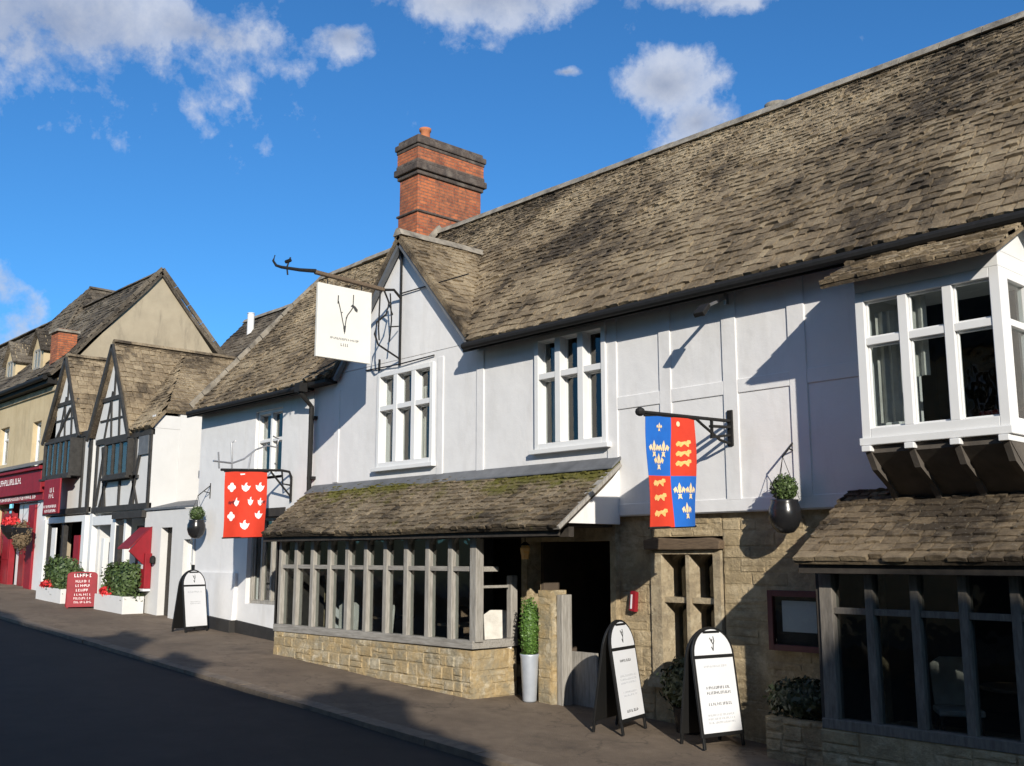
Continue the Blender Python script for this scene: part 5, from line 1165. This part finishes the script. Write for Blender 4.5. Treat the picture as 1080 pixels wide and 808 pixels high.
CL = [(2.86, .463, .23, .085), (2.72, .478, .10, .034), (3.02, .44, .1, .06), (2.5744, .488, .052, .022), (2.43, .53, .17, .040), (2.243, .446, .062, .034), (2.2126, .41, .054, .030), (2.2, .525, .12, .020), (2.89, .206, .060, .055, .9), (2.95, .20, .08, .06, .9), (2.3453, .4621, .024, .006),
      (3.35, .33, .2, .06), (1.6, .6, .35, .10), (.8, .45, .45, .14), (-.2, .6, .6, .2), (-1.4, .5, .6, .25), (-2.3, .5, .6, .2), (3.9, .5, .3, .1), (-1.0, 1.0, .9, .25), (.6, 1.0, .8, .2)]
acc = None
for a, e, wa, we, *bias in CL:
    if a > pi: a -= 2 * pi
    q = math_n(nt, 'ADD', math_n(nt, 'POWER', math_n(nt, 'DIVIDE', math_n(nt, 'SUBTRACT', az, a), wa), 2), math_n(nt, 'POWER', math_n(nt, 'DIVIDE', math_n(nt, 'SUBTRACT', ell, e), we), 2))
    k = math_n(nt, 'SUBTRACT', 1.0, math_n(nt, 'SQRT', q))
    k = math_n(nt, 'MAXIMUM', k if not bias else math_n(nt, 'MINIMUM', math_n(nt, 'MULTIPLY', k, 2.6), .55), -1.0)
    acc = k if acc is None else math_n(nt, 'MAXIMUM', acc, k)
dens = math_n(nt, 'ADD', acc, math_n(nt, 'ADD', math_n(nt, 'MULTIPLY', math_n(nt, 'SUBTRACT', n1, .5), 3.8), math_n(nt, 'MULTIPLY', math_n(nt, 'SUBTRACT', n2, .5), 1.3)))
mask = ramp(nt, math_n(nt, 'MULTIPLY', dens, .7), [(-.0, 0.0), (.16, .22), (.42, .74), (.9, .96)])
shade = ramp(nt, math_n(nt, 'ADD', math_n(nt, 'MULTIPLY', acc, .7), math_n(nt, 'MULTIPLY', math_n(nt, 'SUBTRACT', 1.0, n2), .45)), [(.15, (.55, .58, .65)), (.5, (.47, .51, .60)), (1.0, (.24, .285, .39))])
skyc = mixc(nt, 1.0, sky.outputs['Color'], (SKYS * .44, SKYS * .98, SKYS * 1.38), 'MULTIPLY')
nt.links.new(mixc(nt, mask, skyc, shade), bg.inputs['Color']); bg.inputs['Strength'].default_value = 1.0

cam = bpy.data.cameras.new('camera'); cam.lens = 36.0; cam.sensor_width = 36.0; cam.sensor_fit = 'HORIZONTAL'; cam.clip_end = 4000; cam.clip_start = .05
co = bpy.data.objects.new('camera', cam); COL.objects.link(co); co.location = (0, -10.8, 1.9)
pit = radians(9.617); yaw = radians(42.393)
fwd = V3((-cos(yaw) * cos(pit), sin(yaw) * cos(pit), sin(pit))); co.rotation_mode = 'QUATERNION'; co.rotation_quaternion = fwd.to_track_quat('-Z', 'Y')
S.camera = co
S.view_settings.view_transform = 'Standard'; S.view_settings.look = 'None'; S.view_settings.exposure = 0.4; S.view_settings.gamma = 1.0; S.view_settings.use_curve_mapping = False
S.render.engine = 'CYCLES'; S.cycles.max_bounces = 8; S.cycles.transparent_max_bounces = 12; S.cycles.use_denoising = True
